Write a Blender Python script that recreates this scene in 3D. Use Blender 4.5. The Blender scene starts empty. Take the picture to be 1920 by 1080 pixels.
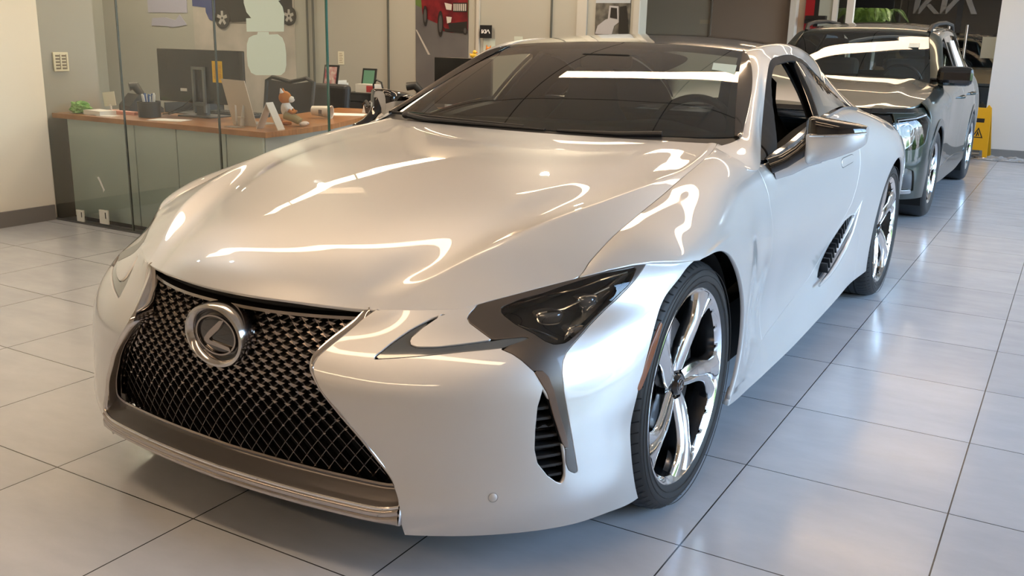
import bpy, bmesh, math, random
import numpy as np
from mathutils import Vector, Matrix, noise
PI = math.pi
random.seed(7)
SC = bpy.context.scene
COL = SC.collection

# ---------------------------------------------------------------- camera
cam = bpy.data.objects.new('camera', bpy.data.cameras.new('camera'))
COL.objects.link(cam); SC.camera = cam
cam.data.sensor_width = 36.0
cam.data.lens = 36.0 * 1784.446 / 1920
cam.data.clip_end = 300; cam.data.clip_start = .05
_R = Matrix(((0.86196715, -0.14732001, 0.48508705), (0.50644658, 0.20700064, -0.83705591), (0.02290176, 0.96718538, 0.25303747)))
cam.matrix_world = Matrix.Translation((0.74562, -2.21063, 1.29709)) @ _R.to_4x4()

# ---------------------------------------------------------------- colour management
SC.view_settings.view_transform = 'Standard'
SC.view_settings.look = 'None'
SC.view_settings.gamma = 1.0
SC.view_settings.use_curve_mapping = False
SC.view_settings.exposure = 0.0

# ---------------------------------------------------------------- world: daylight outside the showroom
W = bpy.data.worlds.new('World'); SC.world = W; W.use_nodes = True
nt = W.node_tree; nt.nodes.clear()
sky = nt.nodes.new('ShaderNodeTexSky'); sky.sky_type = 'NISHITA'
sky.sun_elevation = math.radians(52); sky.sun_rotation = math.radians(300); sky.sun_disc = False
sky.air_density = 1.3; sky.dust_density = 2.0
bg = nt.nodes.new('ShaderNodeBackground'); out = nt.nodes.new('ShaderNodeOutputWorld')
bg.inputs[1].default_value = 3.4
nt.links.new(sky.outputs[0], bg.inputs[0]); nt.links.new(bg.outputs[0], out.inputs[0])

TILE = 0.59393
CEIL = 2.85
def area(name, loc, rot, sx, sy, power, color):
    l = bpy.data.lights.new(name, 'AREA'); l.shape = 'RECTANGLE'; l.size = sx; l.size_y = sy
    l.energy = power; l.color = color
    o = bpy.data.objects.new(name, l); o.location = loc; o.rotation_euler = rot; COL.objects.link(o)
    return o
#@GEO
def herm(ts, P, t, mono=False):
    """cubic interpolation through P (n,k) at parameters ts, sampled at t"""
    ts = np.asarray(ts, float); P = np.asarray(P, float); t = np.asarray(t, float)
    if P.ndim == 1: P = P[:, None]; flat = True
    else: flat = False
    s = 1
    if ts[0] > ts[-1]: s = -1
    ts = ts * s; t = t * s
    n = len(ts); h = np.diff(ts); d = np.diff(P, axis=0) / h[:, None]
    m = np.zeros_like(P)
    if n > 2:
        m[1:-1] = (d[:-1] * h[1:, None] + d[1:] * h[:-1, None]) / (h[:-1] + h[1:])[:, None]
        m[0] = 1.5 * d[0] - .5 * m[1]; m[-1] = 1.5 * d[-1] - .5 * m[-2]
    else: m[:] = d[0]
    if mono and n > 2:
        a, b = d[:-1], d[1:]
        m[1:-1] = np.where(a * b > 0, 2 * a * b / np.where(np.abs(a + b) < 1e-12, 1, a + b), 0)
    i = np.clip(np.searchsorted(ts, t, side='right') - 1, 0, n - 2)
    hh = h[i]; u = np.clip((t - ts[i]) / hh, 0, 1)
    a = u * u * (3 - 2 * u)
    r = P[i] * (1 - a)[:, None] + P[i + 1] * a[:, None] + (u * (1 - u) ** 2 * hh)[:, None] * m[i] - (u * u * (1 - u) * hh)[:, None] * m[i + 1]
    return r[:, 0] if flat else r

def gnorm(G):
    """vertex normals of a grid (n,m,3)"""
    du = np.gradient(G, axis=0); dv = np.gradient(G, axis=1)
    N = np.cross(du, dv); L = np.linalg.norm(N, axis=2, keepdims=True)
    return N / np.maximum(L, 1e-12)

def smooth_n(N, k, axis):
    for _ in range(k):
        M = N.copy(); sl = [slice(None)] * 3; a = list(sl); b = list(sl); c = list(sl)
        a[axis] = slice(0, -2); b[axis] = slice(2, None); c[axis] = slice(1, -1)
        M[tuple(c)] = N[tuple(a)] * .25 + N[tuple(c)] * .5 + N[tuple(b)] * .25
        N = M / np.linalg.norm(M, axis=2, keepdims=True)
    return N

def gfaces(n, m):
    i, j = np.meshgrid(np.arange(n - 1), np.arange(m - 1), indexing='ij')
    a = (i * m + j).ravel()
    return np.stack([a, a + m, a + m + 1, a + 1], 1)

# ---- the hood: feature lines x -> (y, z)
HL = {
 0: ([.845, .80, .74, .65, .5, .3, .1, -.1, -.35, -.66], [(0, .680), (0, .718), (0, .750), (0, .784), (0, .826), (0, .866), (0, .897), (0, .922), (0, .945), (0, .9635)]),
 1: ([.83, .79, .73, .65, .5, .3, .1, -.1, -.35, -.67], [(.16, .679), (.165, .712), (.17, .744), (.178, .776), (.196, .818), (.225, .862), (.25, .895), (.27, .92), (.28, .944), (.28, .9645)]),
 2: ([.79, .75, .70, .6, .5, .4, .3, .2, .1, 0, -.1, -.4, -.69], [(.29, .676), (.305, .697), (.325, .718), (.36, .752), (.393, .785), (.417, .816), (.444, .843), (.469, .868), (.493, .886), (.514, .899), (.53, .909), (.55, .937), (.55, .967)]),
 3: ([.765, .72, .68, .6, .5, .4, .3, .2, .1, 0, -.1, -.2, -.4, -.705], [(.345, .672), (.362, .693), (.38, .707), (.418, .734), (.462, .771), (.495, .802), (.527, .828), (.555, .850), (.582, .868), (.604, .884), (.622, .898), (.632, .909), (.64, .930), (.63, .967)]),
 4: ([.741, .7, .6, .5, .4, .3, .2, .1, 0, -.1, -.2, -.33, -.5, -.715], [(.4045, .6712), (.424, .688), (.482, .737), (.536, .782), (.574, .814), (.609, .837), (.642, .856), (.671, .871), (.695, .885), (.715, .897), (.727, .907), (.730, .920), (.718, .941), (.678, .9675)]),
 6: ([.741, .7122, .6765, .6451, .6311, .6037, .5801, .5331, .4897, .4481, .4075, .342, .22, .068, -.121, -.29, -.48, -.632, -.725], [(.4045, .6709), (.4519, .672), (.5036, .6736), (.5478, .675), (.5666, .6765), (.5917, .6825), (.6112, .689), (.6527, .7017), (.689, .7127), (.7228, .7225), (.7575, .733), (.762, .7635), (.760, .801), (.760, .835), (.760, .873), (.758, .908), (.745, .936), (.724, .954), (.706, .968)]),
}
def hood_grid(nu=170):
    # unified stations: fractions from front end to rear end, dense at the nose
    g = np.linspace(0, 1, nu); g = .65 * g + .35 * g ** 2
    L = {}
    for k, (xs, yz) in HL.items():
        x = xs[0] + (xs[-1] - xs[0]) * g
        r = herm(xs, yz, x); L[k] = np.column_stack([x, r])
    # slope past the outer crease
    w = np.clip((.72 - L[4][:, 0]) / .25, 0, 1)
    L[5] = (L[4] + L[6]) / 2 + np.stack([0 * w, 0 * w, .002 * w], 1)
    secs = [((0, 1, 2), 40), ((2, 3, 4), 22), ((4, 5, 6), 26)]
    cols = []
    for idx, n in secs:
        P = np.stack([L[k] for k in idx])           # (3,nu,3)
        t = np.linspace(0, 1, n)
        t0 = herm([0, .5, 1], P.reshape(3, -1), t).reshape(n, nu, 3)
        if idx[0] == 0:                               # flat across the centreline
            a = P[0]; b = P[1]; c = P[2]
            # even quartic through the three lines in lateral order
            tt = t[:, None, None]; q1 = (b - a); q2 = (c - a)
            B = (16 * q1 - q2) / 3; A = q2 - B
            t0[..., 2] = (a + A * tt ** 4 + B * tt ** 2)[..., 2]; t0[..., 0] = (a + A * tt ** 4 + B * tt ** 2)[..., 0]
            t0[..., 1] = (a + (c - a) * tt)[..., 1]
        cols.append(t0 if not cols else t0[1:])
    G = np.concatenate(cols).transpose(1, 0, 2)      # (nu, nv, 3)
    return G

# ---- body side: stations x -> rows (y,z) from the top edge down
SX = [.47, .40, .34, .2, 0, -.2, -.4, -.6, -.72, -.80, -1.1, -1.5, -1.9, -2.2, -2.5, -2.87, -3.2, -3.5, -3.72, -3.84, -3.88]
SR = [
 [(.686, .705), (.73, .715), (.80, .712), (.85, .69), (.885, .645), (.90, .55), (.905, .4), (.89, .2)],
 [(.7575, .735), (.787, .728), (.82, .713), (.858, .685), (.90, .64), (.920, .55), (.922, .4), (.915, .2)],
 [(.762, .7635), (.79, .7605), (.822, .7465), (.862, .720), (.908, .67), (.928, .57), (.93, .4), (.92, .2)],
 [(.76, .803), (.805, .802), (.855, .788), (.905, .760), (.936, .72), (.945, .60), (.94, .4), (.93, .2)],
 [(.76, .848), (.81, .843), (.862, .825), (.912, .795), (.948, .757), (.960, .715), (.955, .4), (.94, .2)],
 [(.76, .891), (.81, .883), (.86, .861), (.905, .825), (.938, .777), (.956, .715), (.95, .4), (.93, .2)],
 [(.752, .927), (.80, .918), (.85, .892), (.892, .848), (.922, .78), (.950, .68), (.953, .4), (.935, .18)],
 [(.729, .953), (.778, .942), (.83, .912), (.872, .865), (.902, .79), (.920, .65), (.912, .37), (.934, .175)],
 [(.706, .968), (.785, .940), (.84, .905), (.874, .86), (.90, .78), (.912, .63), (.892, .37), (.932, .17)],
 [(.840, .901), (.853, .893), (.868, .876), (.883, .835), (.899, .77), (.905, .62), (.876, .36), (.932, .17)],
 [(.853, .930), (.865, .912), (.877, .888), (.888, .835), (.898, .765), (.90, .62), (.866, .35), (.932, .17)],
 [(.845, .984), (.862, .962), (.880, .92), (.893, .855), (.903, .775), (.903, .62), (.868, .36), (.930, .18)],
 [(.825, 1.01), (.852, .99), (.878, .942), (.90, .872), (.916, .785), (.92, .63), (.892, .4), (.925, .19)],
 [(.805, 1.016), (.845, .997), (.882, .95), (.912, .88), (.934, .79), (.94, .65), (.925, .4), (.92, .2)],
 [(.82, .995), (.86, .973), (.90, .93), (.93, .87), (.95, .79), (.955, .66), (.945, .4), (.93, .2)],
 [(.82, .955), (.863, .93), (.905, .893), (.938, .84), (.958, .78), (.966, .70), (.955, .4), (.94, .2)],
 [(.80, .915), (.85, .893), (.893, .855), (.922, .80), (.942, .73), (.947, .62), (.935, .4), (.91, .22)],
 [(.74, .88), (.80, .858), (.845, .82), (.872, .77), (.89, .70), (.895, .6), (.88, .42), (.85, .25)],
 [(.64, .86), (.70, .84), (.74, .80), (.765, .75), (.78, .68), (.785, .58), (.77, .42), (.74, .28)],
 [(.40, .85), (.44, .83), (.46, .79), (.475, .74), (.485, .67), (.49, .57), (.48, .42), (.46, .30)],
 [(0, .85), (0, .83), (0, .79), (0, .74), (0, .67), (0, .57), (0, .42), (0, .30)],
]
def side_grid(nx=300, nv=76):
    x = np.linspace(SX[0], SX[-1], nx)
    A = np.array(SR, float)
    R = herm(SX, A.reshape(len(SX), -1), x).reshape(nx, 8, 2)
    R[:, :2] = herm(SX, A.reshape(len(SX), -1), x, True).reshape(nx, 8, 2)[:, :2]
    k = (x < .4075) & (x > -.725); dl = herm(HL[6][0], HL[6][1], x[k]) - R[k, 0]
    R[k, 0] += dl; R[k, 0, 0] += .004; R[k, 1] += dl * .85; R[k, 2] += dl * .5; R[k, 3] += dl * .15
    R[:, :, 0] = np.maximum(R[:, :, 0], 0)
    v = np.linspace(0, 1, nv)
    vn = np.array([0, .11, .22, .34, .48, .64, .83, 1.])
    G = np.zeros((nx, nv, 3)); G[:, :, 0] = x[:, None]
    yz = herm(vn, R.transpose(1, 0, 2).reshape(8, -1), v).reshape(nv, nx, 2).transpose(1, 0, 2)
    G[:, :, 1:] = yz
    return G

# ---- front bumper: rows z -> plan points
BZ = [.15, .22, .30, .37, .45, .52, .57, .62, .67, .72, .77]
BP = [
 [(.868, 0), (.86, .2), (.848, .36), (.82, .50), (.755, .622), (.685, .715), (.60, .80), (.53, .85), (.44, .89), (.366, .917), (.2, .93), (0, .94)],
 [(.892, 0), (.883, .2), (.866, .36), (.836, .51), (.778, .635), (.708, .732), (.622, .81), (.545, .862), (.455, .902), (.37, .922), (.2, .935), (0, .945)],
 [(.90, 0), (.892, .2), (.872, .36), (.834, .505), (.785, .62), (.715, .72), (.632, .803), (.553, .857), (.458, .90), (.373, .922), (.2, .938), (0, .948)],
 [(.908, 0), (.90, .2), (.878, .36), (.838, .498), (.788, .61), (.718, .712), (.634, .797), (.555, .852), (.458, .897), (.37, .92), (.2, .94), (0, .95)],
 [(.915, 0), (.906, .2), (.883, .36), (.843, .49), (.788, .605), (.717, .705), (.632, .79), (.552, .846), (.455, .897), (.362, .928), (.2, .95), (0, .957)],
 [(.918, 0), (.91, .2), (.883, .35), (.845, .465), (.785, .585), (.710, .695), (.622, .785), (.54, .84), (.445, .893), (.355, .928), (.19, .951), (0, .959)],
 [(.905, 0), (.892, .2), (.860, .325), (.825, .43), (.765, .56), (.69, .68), (.603, .772), (.52, .83), (.43, .885), (.335, .926), (.18, .951), (0, .96)],
 [(.86, 0), (.85, .2), (.797, .357), (.765, .44), (.715, .553), (.645, .665), (.565, .758), (.485, .817), (.396, .878), (.29, .924), (.16, .948), (0, .958)],
 [(.82, 0), (.81, .2), (.743, .402), (.705, .465), (.645, .557), (.575, .652), (.502, .738), (.43, .797), (.345, .862), (.25, .915), (.13, .943), (0, .957)],
 [(.78, 0), (.765, .2), (.69, .41), (.645, .48), (.575, .57), (.51, .655), (.445, .73), (.385, .802), (.305, .866), (.21, .916), (.105, .941), (0, .956)],
 [(.74, 0), (.72, .2), (.64, .42), (.59, .49), (.52, .58), (.455, .66), (.385, .735), (.335, .80), (.26, .85), (.18, .885), (.095, .912), (0, .938)],
]
def bumper_grid(nt=190, nz=100):
    A = np.array(BP, float)
    z = np.linspace(BZ[0], BZ[-1], nz)
    R = herm(BZ, A.reshape(len(BZ), -1), z).reshape(nz, 12, 2)
    tn = np.array([0, .1, .2, .29, .38, .47, .56, .63, .71, .78, .89, 1.])
    t = np.linspace(0, 1, nt)
    q = herm(tn, R.transpose(1, 0, 2).reshape(12, -1), t).reshape(nt, nz, 2)
    G = np.zeros((nt, nz, 3)); G[:, :, :2] = q; G[:, :, 2] = z[None]
    return G
#@END
# ---------------------------------------------------------------- materials
MATS = {}
def mat(name, col=(.8, .8, .8), rough=.5, metal=0, coat=0, coat_rough=.03, spec=None, emit=None, estr=0, trans=0, ior=None, alpha=1, aniso=0):
    if name in MATS: return MATS[name]
    m = bpy.data.materials.new(name); m.use_nodes = True
    b = m.node_tree.nodes['Principled BSDF']
    b.inputs['Base Color'].default_value = (*col, 1); b.inputs['Roughness'].default_value = rough
    b.inputs['Metallic'].default_value = metal; b.inputs['Coat Weight'].default_value = coat
    b.inputs['Coat Roughness'].default_value = coat_rough
    if spec is not None: b.inputs['Specular IOR Level'].default_value = spec
    if emit: b.inputs['Emission Color'].default_value = (*emit, 1); b.inputs['Emission Strength'].default_value = estr
    b.inputs['Transmission Weight'].default_value = trans
    if ior: b.inputs['IOR'].default_value = ior
    b.inputs['Alpha'].default_value = alpha
    MATS[name] = m
    return m
def bump(m, scale, strength, dist=.002, detail=3, coord='Object', vec=None):
    nt = m.node_tree; b = nt.nodes['Principled BSDF']
    tc = nt.nodes.new('ShaderNodeTexCoord'); nz = nt.nodes.new('ShaderNodeTexNoise'); bp = nt.nodes.new('ShaderNodeBump')
    nz.inputs['Scale'].default_value = scale; nz.inputs['Detail'].default_value = detail
    bp.inputs['Strength'].default_value = strength; bp.inputs['Distance'].default_value = dist
    if vec:
        mp = nt.nodes.new('ShaderNodeMapping'); mp.inputs['Scale'].default_value = vec
        nt.links.new(tc.outputs[coord], mp.inputs[0]); nt.links.new(mp.outputs[0], nz.inputs['Vector'])
    else: nt.links.new(tc.outputs[coord], nz.inputs['Vector'])
    nt.links.new(nz.outputs['Fac'], bp.inputs['Height']); nt.links.new(bp.outputs[0], b.inputs['Normal'])
    return m
def mottle(m, c1, c2, scale, detail=4, coord='Object', lo=.35, hi=.65, vec=None):
    nt = m.node_tree; b = nt.nodes['Principled BSDF']
    tc = nt.nodes.new('ShaderNodeTexCoord'); nz = nt.nodes.new('ShaderNodeTexNoise'); cr = nt.nodes.new('ShaderNodeValToRGB')
    nz.inputs['Scale'].default_value = scale; nz.inputs['Detail'].default_value = detail
    cr.color_ramp.elements[0].position = lo; cr.color_ramp.elements[1].position = hi
    cr.color_ramp.elements[0].color = (*c1, 1); cr.color_ramp.elements[1].color = (*c2, 1)
    if vec:
        mp = nt.nodes.new('ShaderNodeMapping'); mp.inputs['Scale'].default_value = vec
        nt.links.new(tc.outputs[coord], mp.inputs[0]); nt.links.new(mp.outputs[0], nz.inputs['Vector'])
    else: nt.links.new(tc.outputs[coord], nz.inputs['Vector'])
    nt.links.new(nz.outputs['Fac'], cr.inputs[0]); nt.links.new(cr.outputs[0], b.inputs['Base Color'])
    return m
def thin_glass(name, tint=(1, 1, 1), ior=1.5, add=0.0):
    """a single sheet: Fresnel mirror over a clear tint"""
    if name in MATS: return MATS[name]
    m = bpy.data.materials.new(name); m.use_nodes = True; nt = m.node_tree; nt.nodes.clear()
    o = nt.nodes.new('ShaderNodeOutputMaterial'); mx = nt.nodes.new('ShaderNodeMixShader')
    t = nt.nodes.new('ShaderNodeBsdfTransparent'); g = nt.nodes.new('ShaderNodeBsdfGlossy'); f = nt.nodes.new('ShaderNodeFresnel')
    f.inputs[0].default_value = ior; g.inputs['Roughness'].default_value = .002; t.inputs[0].default_value = (*tint, 1)
    ma = nt.nodes.new('ShaderNodeMath'); ma.operation = 'MULTIPLY_ADD'; ma.inputs[1].default_value = 1.85; ma.inputs[2].default_value = add; ma.use_clamp = True
    # same reflectance from both sides of the sheet
    ge = nt.nodes.new('ShaderNodeNewGeometry'); mi = nt.nodes.new('ShaderNodeMix'); mi.data_type = 'FLOAT'
    mi.inputs['A'].default_value = ior; mi.inputs['B'].default_value = 1 / ior
    nt.links.new(ge.outputs['Backfacing'], mi.inputs['Factor']); nt.links.new(mi.outputs['Result'], f.inputs[0])
    mi.inputs['B'].default_value = ior
    nt.links.new(f.outputs[0], ma.inputs[0]); nt.links.new(ma.outputs[0], mx.inputs[0])
    nt.links.new(t.outputs[0], mx.inputs[1]); nt.links.new(g.outputs[0], mx.inputs[2]); nt.links.new(mx.outputs[0], o.inputs[0])
    MATS[name] = m
    return m

# ---------------------------------------------------------------- objects
def empty(name, loc=(0, 0, 0), rz=0, parent=None):
    o = bpy.data.objects.new(name, None); o.location = loc; o.rotation_euler = (0, 0, rz); o.empty_display_size = .1
    COL.objects.link(o)
    if parent: o.parent = parent
    return o
def tag(o, label=None, cat=None, group=None, kind=None):
    if label: o['label'] = label
    if cat: o['category'] = cat
    if group: o['group'] = group
    if kind: o['kind'] = kind
    return o
def link(name, me, parent=None, m=None):
    o = bpy.data.objects.new(name, me); COL.objects.link(o)
    if parent: o.parent = parent
    if m: me.materials.append(m)
    return o
def npmesh(name, V, F, m=None, parent=None, N=None, smooth=True, corner_n=None):
    me = bpy.data.meshes.new(name)
    me.from_pydata([tuple(v) for v in V], [], [tuple(int(i) for i in f) for f in F])
    me.polygons.foreach_set('use_smooth', [smooth] * len(me.polygons))
    me.update()
    if N is not None and len(me.vertices) == len(N):
        me.normals_split_custom_set_from_vertices([tuple(n) for n in N])
    return link(name, me, parent, m)
class MB:
    """collects shapes, built as ONE mesh; several materials allowed"""
    def __init__(s): s.v = []; s.f = []; s.m = []; s.sm = []; s.mats = []
    def _mi(s, m):
        if m not in s.mats: s.mats.append(m)
        return s.mats.index(m)
    def add(s, V, F, m=None, smooth=False):
        b = len(s.v); s.v += [tuple(map(float, v)) for v in V]; k = s._mi(m)
        for f in F: s.f.append([int(i) + b for i in f]); s.m.append(k); s.sm.append(smooth)
        return s
    def box(s, x0, x1, y0, y1, z0, z1, m=None, bev=0, M=None):
        if bev:
            bm = bmesh.new(); bmesh.ops.create_cube(bm, size=1)
            for v in bm.verts: v.co = Vector(((x0 + x1) / 2 + v.co.x * (x1 - x0), (y0 + y1) / 2 + v.co.y * (y1 - y0), (z0 + z1) / 2 + v.co.z * (z1 - z0)))
            bmesh.ops.bevel(bm, geom=bm.edges[:] , offset=bev, segments=3, profile=.5, affect='EDGES')
            V = [v.co.copy() for v in bm.verts]; bm.verts.index_update(); F = [[v.index for v in f.verts] for f in bm.faces]; bm.free()
        else:
            V = [Vector(p) for p in ((x0, y0, z0), (x1, y0, z0), (x1, y1, z0), (x0, y1, z0), (x0, y0, z1), (x1, y0, z1), (x1, y1, z1), (x0, y1, z1))]
            F = [(0, 3, 2, 1), (4, 5, 6, 7), (0, 1, 5, 4), (1, 2, 6, 5), (2, 3, 7, 6), (3, 0, 4, 7)]
        if M is not None: V = [M @ v for v in V]
        return s.add(V, F, m)
    def prism(s, poly, d, axis='y', at=0, m=None, M=None):
        """polygon (a,b) extruded along axis from at to at+d; x:(y,z) y:(x,z) z:(x,y)"""
        def P(a, b, c):
            return Vector({'x': (c, a, b), 'y': (a, c, b), 'z': (a, b, c)}[axis])
        n = len(poly)
        V = [P(a, b, at) for a, b in poly] + [P(a, b, at + d) for a, b in poly]
        F = [list(range(n)), list(range(2 * n - 1, n - 1, -1))] + [(i, i + n, (i + 1) % n + n, (i + 1) % n) for i in range(n)]
        if M is not None: V = [M @ v for v in V]
        b = bmesh.new(); vs = [b.verts.new(v) for v in V]
        for f in F: b.faces.new([vs[i] for i in f])
        bmesh.ops.recalc_face_normals(b, faces=b.faces[:]); bmesh.ops.triangulate(b, faces=[f for f in b.faces if len(f.verts) > 4])
        b.verts.index_update(); F = [[v.index for v in f.verts] for f in b.faces]; b.free()
        return s.add(V, F, m)
    def tube(s, pts, r, m=None, n=10, cap=True):
        pts = [Vector(p) for p in pts]; rs = r if hasattr(r, '__len__') else [r] * len(pts)
        V = []; F = []; up = None
        for i, p in enumerate(pts):
            t = (pts[min(i + 1, len(pts) - 1)] - pts[max(i - 1, 0)]).normalized()
            if up is None:
                up = t.orthogonal().normalized()
            up = (up - t * up.dot(t)).normalized(); w = t.cross(up)
            for k in range(n):
                a = 2 * PI * k / n; V.append(p + (up * math.cos(a) + w * math.sin(a)) * rs[i])
        for i in range(len(pts) - 1):
            for k in range(n): F.append((i * n + k, i * n + (k + 1) % n, (i + 1) * n + (k + 1) % n, (i + 1) * n + k))
        if cap: F.append(list(range(n))[::-1]); F.append([(len(pts) - 1) * n + k for k in range(n)])
        return s.add(V, F, m, True)
    def lathe(s, prof, m=None, n=32, M=None, a0=0, a1=2 * PI, axis='z'):
        """profile of (r, h) turned about an axis"""
        V = []; full = abs(a1 - a0 - 2 * PI) < 1e-6; k = n if full else n + 1
        for i in range(k):
            a = a0 + (a1 - a0) * i / n; c, q = math.cos(a), math.sin(a)
            for r, h in prof:
                V.append(Vector((r * c, r * q, h)) if axis == 'z' else (Vector((r * c, h, r * q)) if axis == 'y' else Vector((h, r * c, r * q))))
        p = len(prof); F = []
        for i in range(n):
            j = (i + 1) % k
            for t in range(p - 1):
                f = (i * p + t, j * p + t, j * p + t + 1, i * p + t + 1)
                F.append(f if axis != 'y' else f[::-1])
        if M is not None: V = [M @ v for v in V]
        return s.add(V, F, m, True)
    def ball(s, c, r, m=None, n=16, M=None):
        rx, ry, rz = r if hasattr(r, '__len__') else (r, r, r); V = []; F = []
        for i in range(n + 1):
            t = PI * i / n
            for k in range(n):
                a = 2 * PI * k / n; V.append(Vector((math.sin(t) * math.cos(a) * rx, math.sin(t) * math.sin(a) * ry, math.cos(t) * rz)))
        for i in range(n):
            for k in range(n): F.append((i * n + k, (i + 1) * n + k, (i + 1) * n + (k + 1) % n, i * n + (k + 1) % n))
        if M is not None: V = [M @ v for v in V]
        V = [v + Vector(c) for v in V]
        return s.add(V, F, m, True)
    def build(s, name, m=None, parent=None, auto=None):
        me = bpy.data.meshes.new(name); me.from_pydata(s.v, [], s.f)
        for k in s.mats: me.materials.append(k if k is not None else m)
        me.polygons.foreach_set('material_index', s.m); me.polygons.foreach_set('use_smooth', s.sm)
        me.validate(clean_customdata=False); me.update()
        b = bmesh.new(); b.from_mesh(me); bmesh.ops.remove_doubles(b, verts=b.verts[:], dist=1e-6)
        for e in b.edges:
            if len(e.link_faces) == 2 and e.calc_face_angle(0) > .7: e.smooth = False
        b.to_mesh(me); b.free()
        o = bpy.data.objects.new(name, me); COL.objects.link(o)
        if parent: o.parent = parent
        return o
def copy_tree(o, parent=None):
    c = o.copy(); COL.objects.link(c)
    if parent: c.parent = parent
    for ch in [x for x in bpy.data.objects if x.parent == o]: copy_tree(ch, c)
    return c

# ---------------------------------------------------------------- panels cut out of smooth sheets
def sdpoly(P, poly):
    """signed distance of points (n,2) to a closed polygon, negative inside"""
    P = np.asarray(P, float); A = np.asarray(poly, float); B = np.roll(A, -1, 0)
    best = np.full(len(P), 1e9); ins = np.zeros(len(P), bool)
    for a, b in zip(A, B):
        e = b - a; w = P - a; t = np.clip((w @ e) / max(e @ e, 1e-16), 0, 1)
        d = w - t[:, None] * e; best = np.minimum(best, (d * d).sum(1))
        c1 = (a[1] > P[:, 1]) != (b[1] > P[:, 1])
        if e[1] != 0:
            xi = a[0] + (P[:, 1] - a[1]) * e[0] / e[1]; ins ^= c1 & (P[:, 0] < xi)
    d = np.sqrt(best)
    return np.where(ins, -d, d)
def chaikin(P, n=2, closed=True):
    P = [tuple(p) for p in P]
    for _ in range(n):
        Q = []; k = len(P)
        for i in range(k if closed else k - 1):
            a = P[i]; b = P[(i + 1) % k]
            Q += [tuple(.75 * x + .25 * y for x, y in zip(a, b)), tuple(.25 * x + .75 * y for x, y in zip(a, b))]
        if not closed: Q = [P[0]] + Q + [P[-1]]
        P = Q
    return P
def clip(V, F, phi):
    """keep the part of the sheet where phi > 0; V (n,k) rows interpolate"""
    keep = phi > 0; F = [tuple(f) for f in F]; newV = []; out = []; cache = {}
    base = len(V)
    FA = np.array([f for f in F if len(f) == 4] or np.zeros((0, 4), int)); 
    res = []
    for f in F:
        k = [keep[i] for i in f]
        if all(k): res.append(f); continue
        if not any(k): continue
        g = []
        n = len(f)
        for i in range(n):
            a, b = f[i], f[(i + 1) % n]
            if keep[a]: g.append(a)
            if keep[a] != keep[b]:
                key = (a, b) if a < b else (b, a)
                if key not in cache:
                    t = phi[key[0]] / (phi[key[0]] - phi[key[1]])
                    newV.append(V[key[0]] * (1 - t) + V[key[1]] * t); cache[key] = base + len(newV) - 1
                g.append(cache[key])
        if len(g) >= 3: res.append(tuple(g))
    if newV: V = np.vstack([V, np.array(newV)])
    used = sorted({i for f in res for i in f}); mp = {u: i for i, u in enumerate(used)}
    return V[used], [tuple(mp[i] for i in f) for f in res]
class Sheet:
    def __init__(s, G=None, flip=False, N=None, V=None, F=None):
        if G is not None:
            if N is None: N = gnorm(G)
            if flip: N = -N
            s.V = np.hstack([G.reshape(-1, 3), N.reshape(-1, 3)]); F = gfaces(*G.shape[:2])
            s.F = [tuple(f[::-1]) if flip else tuple(f) for f in F]
            F2 = [];
            for f in s.F:                                    # drop collapsed quads
                F2.append(f)
            s.F = F2
        else: s.V, s.F = V, F
    def cut(s, *fields):
        V, F = s.V, s.F
        for fn in fields:
            V, F = clip(V, F, fn(V[:, 0], V[:, 1], V[:, 2]))
            if not len(F): break
        return Sheet(V=V, F=F)
    def offset(s, d):
        V = s.V.copy(); V[:, :3] += V[:, 3:6] * d; return Sheet(V=V, F=s.F)
    def mirror(s):
        V = s.V.copy(); V[:, 1] *= -1; V[:, 4] *= -1; return Sheet(V=V, F=[f[::-1] for f in s.F])
    def __add__(s, o):
        n = len(s.V); return Sheet(V=np.vstack([s.V, o.V]), F=list(s.F) + [tuple(i + n for i in f) for f in o.F])
    def build(s, name, m, parent=None, flange=.012, skip=None):
        """one mesh; open edges get a turned-in flange so the panel shows thickness"""
        V = s.V[:, :3]; N = s.V[:, 3:6]; N = N / np.maximum(np.linalg.norm(N, axis=1, keepdims=True), 1e-9)
        Vs = [V]; Ns = [N]; F = list(s.F)
        if flange:
            cnt = {}
            for f in F:
                for i in range(len(f)):
                    a, b = f[i], f[(i + 1) % len(f)]; cnt[(a, b)] = cnt.get((a, b), 0) + 1
            bd = [e for e in cnt if (e[1], e[0]) not in cnt]
            if skip is not None: bd = [e for e in bd if not (skip(V[e[0]]) and skip(V[e[1]]))]
            idx = {}; nv = []; nn = []; base = len(V)
            for a, b in bd:
                t = V[b] - V[a]; L = np.linalg.norm(t)
                if L < 1e-7: continue
                en = np.cross(t / L, (N[a] + N[b]) / 2)
                for k in (a, b): idx.setdefault(k, []).append(en)
            order = {}
            for k, es in idx.items():
                e = sum(es); L = np.linalg.norm(e); e = e / L if L > 1e-6 else es[0]
                e2 = e * .75 + N[k] * .66
                order[k] = base + len(nv); nv += [V[k] - N[k] * .002 + e * .0012, V[k] - N[k] * flange]; nn += [e2 / np.linalg.norm(e2), e]
            for a, b in bd:
                if a in order and b in order:
                    p, q = order[a], order[b]
                    F += [(a, p, q, b), (p, p + 1, q + 1, q)]
            if nv: Vs.append(np.array(nv)); Ns.append(np.array(nn))
        return npmesh(name, np.vstack(Vs), F, m, parent, np.vstack(Ns))
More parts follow.
